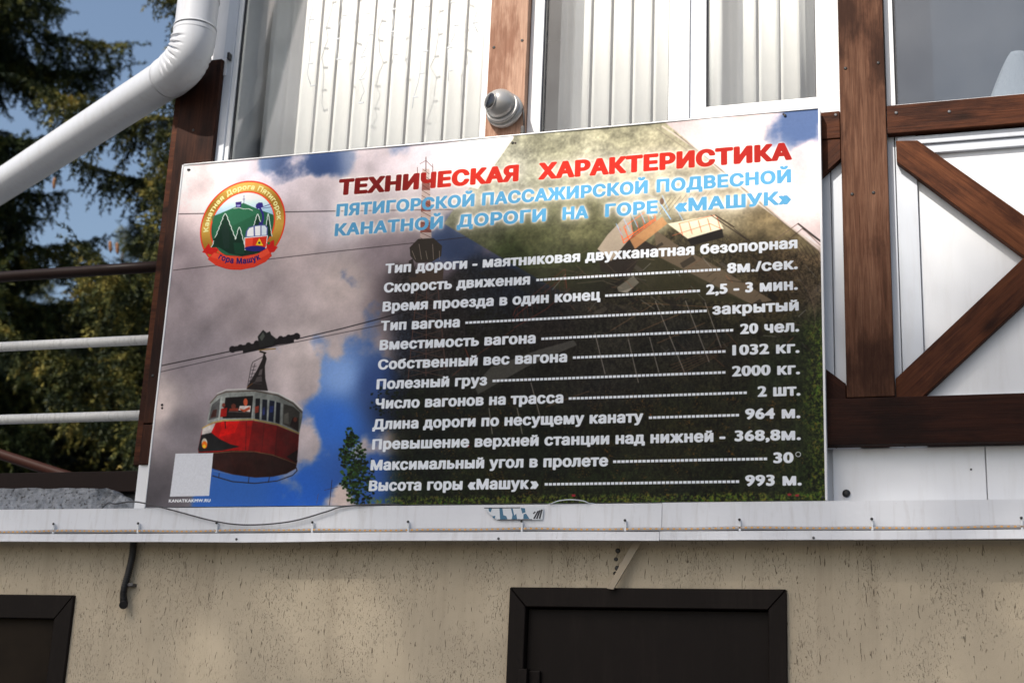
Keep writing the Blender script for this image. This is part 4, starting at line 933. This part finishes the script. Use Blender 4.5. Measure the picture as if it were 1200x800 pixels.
# loose wires
def spline(pts, n=14):
    P_ = [Vector(p) for p in pts]; P_ = [P_[0]*2-P_[1]]+P_+[P_[-1]*2-P_[-2]]; out = []
    for i in range(1, len(P_)-2):
        for k in range(n):
            t = k/n; a, b_, c, d = P_[i-1:i+3]
            out.append(.5*((2*b_)+(c-a)*t+(2*a-5*b_+4*c-d)*t*t+(3*b_-a-3*c+d)*t**3))
    return out+[P_[-2]]
bm = B(); tube(bm, spline([(-3.76, .03, 2.47), (-3.70, -.0, 2.50), (-3.634, -.045, 2.487), (-3.526, -.05, 2.494), (-3.349, -.046, 2.458), (-3.132, -.048, 2.407), (-2.964, -.050, 2.388), (-2.762, -.050, 2.401), (-2.60, -.046, 2.442), (-2.528, -.042, 2.464), (-2.40, -.036, 2.474), (-2.3, -.02, 2.476), (-2.25, .02, 2.476)]), .0032, 8)
tag(obj('loose_wire', bm, 'wire'), 'thin dark wire drooping across the ledge below the cable car', 'wire')
bm = B(); tube(bm, spline([(-1.62, -.01, 2.473), (-1.604, -.036, 2.470), (-1.57, -.042, 2.480), (-1.522, -.044, 2.484), (-1.47, -.042, 2.479), (-1.444, -.034, 2.470), (-1.43, -.01, 2.473)]), .0022, 8)
tag(obj('short_wire', bm, 'trimw'), 'short grey wire arching on the ledge right of the torn sticker', 'wire')
# black conduit and loose strip on the plaster
cp = [(-3.515, .02, 2.34), (-3.512, .02, 2.27), (-3.519, .018, 2.20), (-3.530, .016, 2.13), (-3.532, .016, 2.09), (-3.522, .012, 2.052), (-3.512, -.01, 2.042)]
cp = [(x-.045, y, z) for x, y, z in cp]
ct = empty('black_conduit', (-3.56, .02, 2.3), 'short black corrugated conduit hanging down the plaster under the ledge', 'conduit')
bm = B(); pts = spline(cp, 26); tube(bm, pts, [.0155+.0028*math.cos(i*1.9) for i in range(len(pts))], 14); up(obj('hose', bm, 'blackrub', ct), (-3.56, .02, 2.3))
bm = B(); box(bm, -3.566, -3.534, .012, .05, 2.128, 2.142, .002); up(obj('saddle_clip', bm, 'screw', ct), (-3.56, .02, 2.3))
bm = B(); prism(bm, [(-1.232, 2.322), (-1.268, 2.322), (-1.372, 2.134), (-1.345, 2.130)], -.002, .008, .001); tag(obj('loose_strip', bm, 'beige'), 'beige plastic strip hanging slantwise over the door frame', 'strip')
for i, (x, z, r) in enumerate(((-1.341, 2.290, .010), (-1.348, 2.256, .008), (-1.342, 2.220, .010), (-1.350, 2.199, .008))):
    bm = B(); lathe(bm, [(0, r), (.004, r), (.005, r*.6)] if i < 3 else [(0, r), (.004, r), (.004, r*.6), (.001, r*.55)], (x, .046, z), (0, -1, 0), 14); part('drill_plug', bm, 'blackrub')

# ---------------------------------------------------------------- security camera
sx0, sz0 = -1.902, 4.268
cm = empty('security_camera', (sx0, .04, sz0), 'silver dome security camera screwed to the pinkish timber post above the sign', 'security camera'); CO = (sx0, .04, sz0)
ax = Vector((-.12, -1, .14)).normalized()
bm = B(); lathe(bm, [(0, .082), (.008, .086), (.022, .086), (.030, .081), (.031, .076)], (sx0, .04, sz0), ax, 48); up(obj('base_ring', bm, 'camera', cm), CO)
bm = B(); lathe(bm, [(.031, .078), (.044, .079), (.048, .074)], (sx0, .04, sz0), ax, 48); up(obj('lock_ring', bm, 'camera', cm), CO)
bm = B(); c0 = Vector((sx0-.006, .04, sz0+.012))+ax*.042; hd = Vector((-.62, -1, -.02)).normalized()
lathe(bm, [(.072*math.sin(math.radians(a)), .072*math.cos(math.radians(a))) for a in range(-60, 61, 6)]+[(.0655, .040), (.0650, .034)], c0, hd, 48); up(obj('ball_housing', bm, 'camera', cm), CO)
bm = B(); lathe(bm, [(.0640, .036), (.0655, .034), (.0675, .0)], c0, hd, 32); up(obj('lens_window', bm, 'lens', cm), CO)
bm = B(); tube(bm, spline([(sx0+.07, .03, sz0+.015), (sx0+.088, .022, sz0-.01), (sx0+.093, .022, sz0-.06), (sx0+.091, .03, sz0-.10), (sx0+.085, .03, sz0-.14)]), .0042, 10); box(bm, sx0+.080, sx0+.096, .018, .036, sz0-.125, sz0-.085, .002); up(obj('lead', bm, 'blackrub', cm), CO)

# ---------------------------------------------------------------- inside the windows
def blind(xs, z0, z1, y, label, wd_=.086):
    t = empty('vertical_blind', (xs[0], y, z1), label, 'blind', 'vertical blinds behind the windows')
    bm_ = B(); box(bm_, xs[0]-.05, xs[-1]+.12, y-.02, y+.02, z1, z1+.03); up(obj('head_rail', bm_, 'upvc', t), (xs[0], y, z1))
    me = None
    for i, x in enumerate(xs):
        if me is None:
            bm_ = B(); nn = 6; g_ = []
            for k in range(nn+1):
                u = k/nn; g_.append([bm_.verts.new((wd_*(u-.5), .008*(1-(2*u-1)**2), zz_)) for zz_ in (z0-z1, 0)])
            for k in range(nn): bm_.faces.new((g_[k][0], g_[k+1][0], g_[k+1][1], g_[k][1])).smooth = True
            o = obj('slat', bm_, 'slat', t); me = o.data
            sd = o.modifiers.new('thickness', 'SOLIDIFY'); sd.thickness = .0015
        else:
            o2 = o.copy(); C.objects.link(o2); o2.parent = t; o2 = o2; o2.location = (x-xs[0]+.04, 0, 0); o2.rotation_euler = (0, 0, .05*math.sin(i*5)); continue
        o.location = (.04, 0, 0)
P_ = .0985
blind([-3.10+P_*k for k in range(11)], 3.9, 5.72, .34, 'cream vertical blind behind the large left window')
blind([-1.68+P_*k for k in range(5)], 3.9, 5.72, .34, 'cream vertical blind behind the narrow middle window')
blind([-.90+P_*k for k in range(3)], 3.9, 5.72, .34, 'short cream vertical blind behind the opening sash')
def curtain(name, x0, x1, y, z0, z1, mat, label, cat, amp=.02, per=.09):
    bm_ = B(); n_ = int((x1-x0)/.01); r_ = []
    for k in range(n_+1):
        x = x0+(x1-x0)*k/n_; yy = y+amp*math.sin(x*6.283/per)+amp*.5*math.sin(x*17)
        r_.append([bm_.verts.new((x, yy, z0)), bm_.verts.new((x, yy, z1))])
    for a, b_ in zip(r_[:-1], r_[1:]): bm_.faces.new((a[0], b_[0], b_[1], a[1])).smooth = True
    o = obj(name, bm_, mat); sd = o.modifiers.new('thickness', 'SOLIDIFY'); sd.thickness = .002; return tag(o, label, cat)
curtain('sheer_curtain', -3.40, -2.02, .52, 3.9, 5.74, 'sheer', 'grey sheer curtain in soft folds behind the left window blind', 'curtain')
curtain('sheer_curtain', -1.80, -.44, .52, 3.9, 5.74, 'sheer', 'grey sheer curtain in soft folds behind the middle window blinds', 'curtain')
bm = B(); box(bm, -.24, 1.9, .42, .424, 4.0, 5.74); tag(obj('sky_tone_panel', bm, 'skytone'), 'plain grey blue panel added behind the right window for its sky reflection tone', 'blind')  # made-up panel, added to give the glass its sky reflection tone
bm = B(); n = 40; rows = []
for j in range(16):
    v = j/15; z = 4.13+.30*v; r = .10*(1-v)**.8+.026; 
    rows.append([bm.verts.new((.275+.02*v+r*(1+.10*math.sin(a*9/6.283*6.283))*math.cos(a), .26+.6*r*math.sin(a), z)) for a in [6.283*k/n for k in range(n)]])
for a, b_ in zip(rows[:-1], rows[1:]):
    for k in range(n): bm.faces.new((a[k], a[(k+1) % n], b_[(k+1) % n], b_[k])).smooth = True
bm.faces.new(rows[-1]); bm.faces.new(rows[0][::-1])
tag(obj('reflection_cone', bm, 'reflection'), 'pale cone added to stand for a reflection in the right window', 'curtain')  # solid cone added in place of a pale reflection in the glass
# icicle light strings inside the left window
fl = empty('fairy_lights', (-2.7, .26, 5.7), 'white icicle light strings hanging inside the left window', 'fairy lights')
rr = random.Random(11)
for k, x in enumerate((-3.02, -2.86, -2.72, -2.57, -2.43, -2.27, -2.14)):
    L = rr.uniform(4.42, 4.8); pts = []; z = 5.7; xx = x
    while z > L: pts.append((xx, .25+rr.uniform(-.01, .01), z)); z -= .06; xx = x+rr.uniform(-.02, .02)
    bm = B(); tube(bm, pts, .0022, 5)
    for p in pts[::2]: box(bm, p[0]-.004, p[0]+.022, p[1]-.003, p[1]+.003, p[2]-.003, p[2]+.003)
    up(obj('light_string', bm, 'trimw', fl), (-2.7, .26, 5.7))

# ---------------------------------------------------------------- trees
def needle_branch(rng, L, needle, step, per, wdt):
    """one drooping spruce bough along +x, as triangles"""
    V_ = []; sticks = []
    def tw(p0, d, ln, droop, lvl):
        n_ = max(3, int(ln/step)); t = np.linspace(0, 1, n_)[:, None]
        pts_ = p0+d*ln*t+np.array([0, 0, -1])*droop*ln*(t**2)+rng.normal(0, .004, (n_, 3))
        sticks.append(pts_); 
        for q_ in range(per):
            nd = rng.normal(0, 1, (n_, 3)); nd /= np.linalg.norm(nd, axis=1)[:, None]; nd = nd*.62+d*.7; nd /= np.linalg.norm(nd, axis=1)[:, None]
            sd_ = np.cross(nd, rng.normal(0, 1, (n_, 3))); sd_ /= np.linalg.norm(sd_, axis=1)[:, None]+1e-6
            ln_ = needle*rng.uniform(.7, 1.2, (n_, 1)); j = pts_+rng.normal(0, step*.3, (n_, 3))
            V_.append(np.stack([j-sd_*wdt, j+sd_*wdt, j+nd*ln_], 1).reshape(-1, 3))
        return pts_
    s = np.linspace(0, 1, 60); main = np.stack([L*s, .05*L*np.sin(s*3+rng.uniform(0, 6)), -.30*L*s+.26*L*s**2.6], 1)
    for i in range(2, 60):
        f = s[i]
        if f < .12: continue
        for side in (-1, 1):
            if rng.random() < .12: continue
            ln = (.36*L*(1-f)**.75+.05)*rng.uniform(.6, 1.15)
            a = math.radians(rng.uniform(42, 68)); d = np.array([math.cos(a), side*math.sin(a), rng.uniform(-.35, .1)]); d /= np.linalg.norm(d)
            pt = tw(main[i], d, ln, rng.uniform(.1, .45), 1)
            for k in range(3, len(pt)-2, max(3, int(.05/step))):
                if rng.random() < .6:
                    d3 = np.array([rng.uniform(-.2, .5), rng.uniform(-.5, .5), -1.0]); d3 /= np.linalg.norm(d3)
                    tw(pt[k], d3, rng.uniform(.04, .16), .0, 2)
    tw(main[-1], np.array([.95, 0, .3]), .12, 0, 1)
    V_ = np.concatenate(V_); return V_, main
def spruce(x, y, H, zlo, zhi, rad, nb, seed, mat, label, protos, lean=0, name='spruce_tree', skip=None):
    rng = np.random.default_rng(seed); t = empty(name, (x, y, 0), label, 'tree', 'spruces left of the building')
    bm_ = B(); tube(bm_, [(0, 0, z) for z in np.linspace(0, H, 12)], [.17*(1-.93*k/11) for k in range(12)], 12); obj('trunk', bm_, 'bark', t)
    parts_ = []; bb = B()
    for i in range(nb):
        z = zlo+(zhi-zlo)*(i+rng.random()*.9)/nb; a = i*2.39996+rng.uniform(-.3, .3); ln = rad(z)*rng.uniform(.78, 1.12)
        if skip and skip(z, a): continue
        V_, main = protos[rng.integers(len(protos))]; s_ = ln; ca, sa = math.cos(a), math.sin(a); tilt = rng.uniform(-.12, .14)
        W = V_*s_; W = np.stack([W[:, 0], W[:, 1], W[:, 2]+W[:, 0]*tilt], 1)
        parts_.append(np.stack([W[:, 0]*ca-W[:, 1]*sa, W[:, 0]*sa+W[:, 1]*ca, W[:, 2]+z], 1))
        mm = main*s_; mm = np.stack([mm[:, 0]*ca-mm[:, 1]*sa, mm[:, 0]*sa+mm[:, 1]*ca, mm[:, 2]+z+mm[:, 0]*tilt], 1)[::6]
        tube(bb, [tuple(p) for p in mm], [.022*(1-.85*k/(len(mm)-1)) for k in range(len(mm))], 6, False)
    obj('limbs', bb, 'bark', t)
    Vt = np.concatenate(parts_); arr_mesh('crown', Vt, np.arange(len(Vt)).reshape(-1, 3), mat, t); return t
rg = np.random.default_rng(42)
near = [needle_branch(rg, 1.0, .021, .009, 5, .0030) for _ in range(3)]
farp = [needle_branch(rg, 1.0, .032, .016, 3, .0062) for _ in range(3)]
print('branch tris', [len(p[0])//3 for p in near+farp])
spruce(-10.35, 5.2, 15, 2.2, 11.0, lambda z: 2.45-.10*max(0, z-5), 92, 1, 'needle', 'tall dark spruce cut by the left edge of the picture', near)
spruce(-5.95, 5.6, 13, 2.4, 10.6, lambda z: 2.05 if z < 7.4 else 1.45, 92, 2, 'needle2', 'spruce with sunlit patches in its needle colour, boughs reaching behind the downpipe', near)
spruce(-9.0, 9.6, 8.6, 1.8, 8.0, lambda z: 2.1*(1-(z/9.6)**2)+.3, 66, 3, 'needle2', 'smaller spruce seen between the two nearer ones above the rails', farp)
spruce(-13.2, 9.2, 9.4, 1.6, 8.6, lambda z: 2.3*(1-(z/10.4)**2)+.3, 60, 4, 'needle', 'dark spruce farther back behind the left end of the rails', farp)
spruce(-11.2, 14.5, 10.5, 2.0, 9.0, lambda z: 2.6*(1-(z/12)**2)+.3, 60, 5, 'needle', 'farthest spruce, low and dark behind the white rails', farp)
def respruce(src, x, y, s_, rot, label):
    r = src.copy(); C.objects.link(r); r.location = (x, y, 0); r.rotation_euler = (0, 0, rot); r.scale = (s_, s_, s_); r['label'] = label
    for ch in list(src.children):
        c_ = ch.copy(); C.objects.link(c_); c_.parent = r
far0 = [o for o in bpy.data.objects if o.name.startswith('spruce_tree')]
for i, (x, y, s_, rot, lab) in enumerate(((-11.9, 12.0, .98, 1.3, 'spruce standing just behind the gap between the nearer trees'), (-16.8, 15.5, 1.2, 2.2, 'broad spruce far back beyond the left edge of the balcony'), (-14.0, 16.5, 1.15, 3.9, 'far spruce whose top shows low above the dark handrail'), (-9.6, 13.2, 1.0, 5.1, 'spruce far back beside the timber corner post'), (-8.0, 10.5, .8, .6, 'small spruce close behind the timber corner post'))):
    respruce(far0[2+i % 3], x, y, s_, rot, lab)
def cone(x, y, z, i):
    bm_ = B(); lathe(bm_, [(0, .004), (.014, .013), (.045, .015), (.08, .012), (.10, .004)], (x, y, z), (.15*math.sin(i), .1, -1), 14)
    lab = ['single orange brown cone hanging just below the sloping downpipe', 'orange brown cone hanging above the handrail, left one of a pair', 'orange brown cone hanging above the handrail, right one of a pair'][i]
    tag(obj('spruce_cone', bm_, 'cone'), lab, 'cone', 'cones hanging on the spruces')
def at(px, py, y):
    d = CR*(px-600)/FPX-CU*(py-400)/FPX+CF; s = (y-CAM.y)/d.y; return CAM+d*s
for i, (px, py) in enumerate(((64, 208), (129, 282), (137, 284))): p = at(px, py, 3.6); cone(p.x, p.y, p.z, i)

# broad-leaved tree standing in front of the building, behind the photographer's left shoulder
rng = np.random.default_rng(9); S = np.array(SUN)/(-SUN.y)
TB = (-14.0, -18.2, 0); tr0 = empty('shade_tree', TB, 'tall broad-leaved tree facing the building that shades its lower wall', 'tree')
def edge(x): return 3.42+.16*math.sin(x*2.1+1)+np.interp(x, [-4, -3, -1, 0, 1], [.60, .34, .0, -.16, -.18])
N = 30000; V_ = []; F_ = []
xs = rng.uniform(-6.5, 3.2, N*2); zs = rng.uniform(-.8, 4.3, N*2); ts = rng.uniform(16.5, 20.5, N*2)
ok = np.zeros(N*2, bool)
for i in range(N*2):
    x, z = xs[i], zs[i]; e = edge(x)-z
    cr = ((x+1.6)/5.2)**2+((z-1.6)/3.0)**2+((ts[i]-18.5)/2.2)**2
    if cr > 1.25: continue
    pr = 1/(1+math.exp(-(e)/.13))
    if z < 2.32: pr *= .62+.25*math.sin(x*3.1)*math.sin(z*5+x)
    for (hx, hz, hr, hp) in ((-3.17, 1.83, .11, .97), (-1.95, 2.15, .10, .97), (-.25, 2.42, .14, .9), (-3.6, 3.03, .09, .9), (-3.3, 3.95, .22, .7), (-3.2, 2.95, .12, .5)):
        if (x-hx)**2+(z-hz)**2 < hr*hr*rng.uniform(.6, 1.3): pr *= 1-hp
    ok[i] = rng.random() < pr
idx = np.nonzero(ok)[0][:N]; x, z, t = xs[idx], zs[idx], ts[idx]
P3 = np.stack([x+S[0]*t, S[1]*t, z+S[2]*t], 1); n_ = len(P3)
a = rng.normal(0, 1, (n_, 3)); a /= np.linalg.norm(a, axis=1)[:, None]; b_ = np.cross(a, rng.normal(0, 1, (n_, 3))); b_ /= np.linalg.norm(b_, axis=1)[:, None]
sz_ = rng.uniform(.035, .07, (n_, 1)); Vq = np.stack([P3-a*sz_*1.3, P3-b_*sz_*.7, P3+a*sz_*1.3, P3+b_*sz_*.7], 1).reshape(-1, 3)
o = arr_mesh('crown', Vq, np.arange(len(Vq)).reshape(-1, 4), 'leaf', tr0); up(o, TB)
bm = B(); tube(bm, [(0, 0, 0), (.1, .1, 6), (.3, .1, 12), (1.2, .1, 17), (3.2, .0, 21)], [.45, .36, .30, .24, .14], 14); obj('trunk', bm, 'bark', tr0)
bm = B()
for k in range(16):
    tgt_ = P3[rng.integers(n_)]-np.array(TB); u_ = rng.random(); st_ = np.array([1.2+2*u_, .1, 17+4*u_]); mid = (st_+tgt_)/2+np.array([0, 0, .3])
    tube(bm, [tuple(st_), tuple(mid), tuple(tgt_)], [.07, .04, .012], 7, False)
obj('limb', bm, 'bark', tr0)
print('leaves', n_)
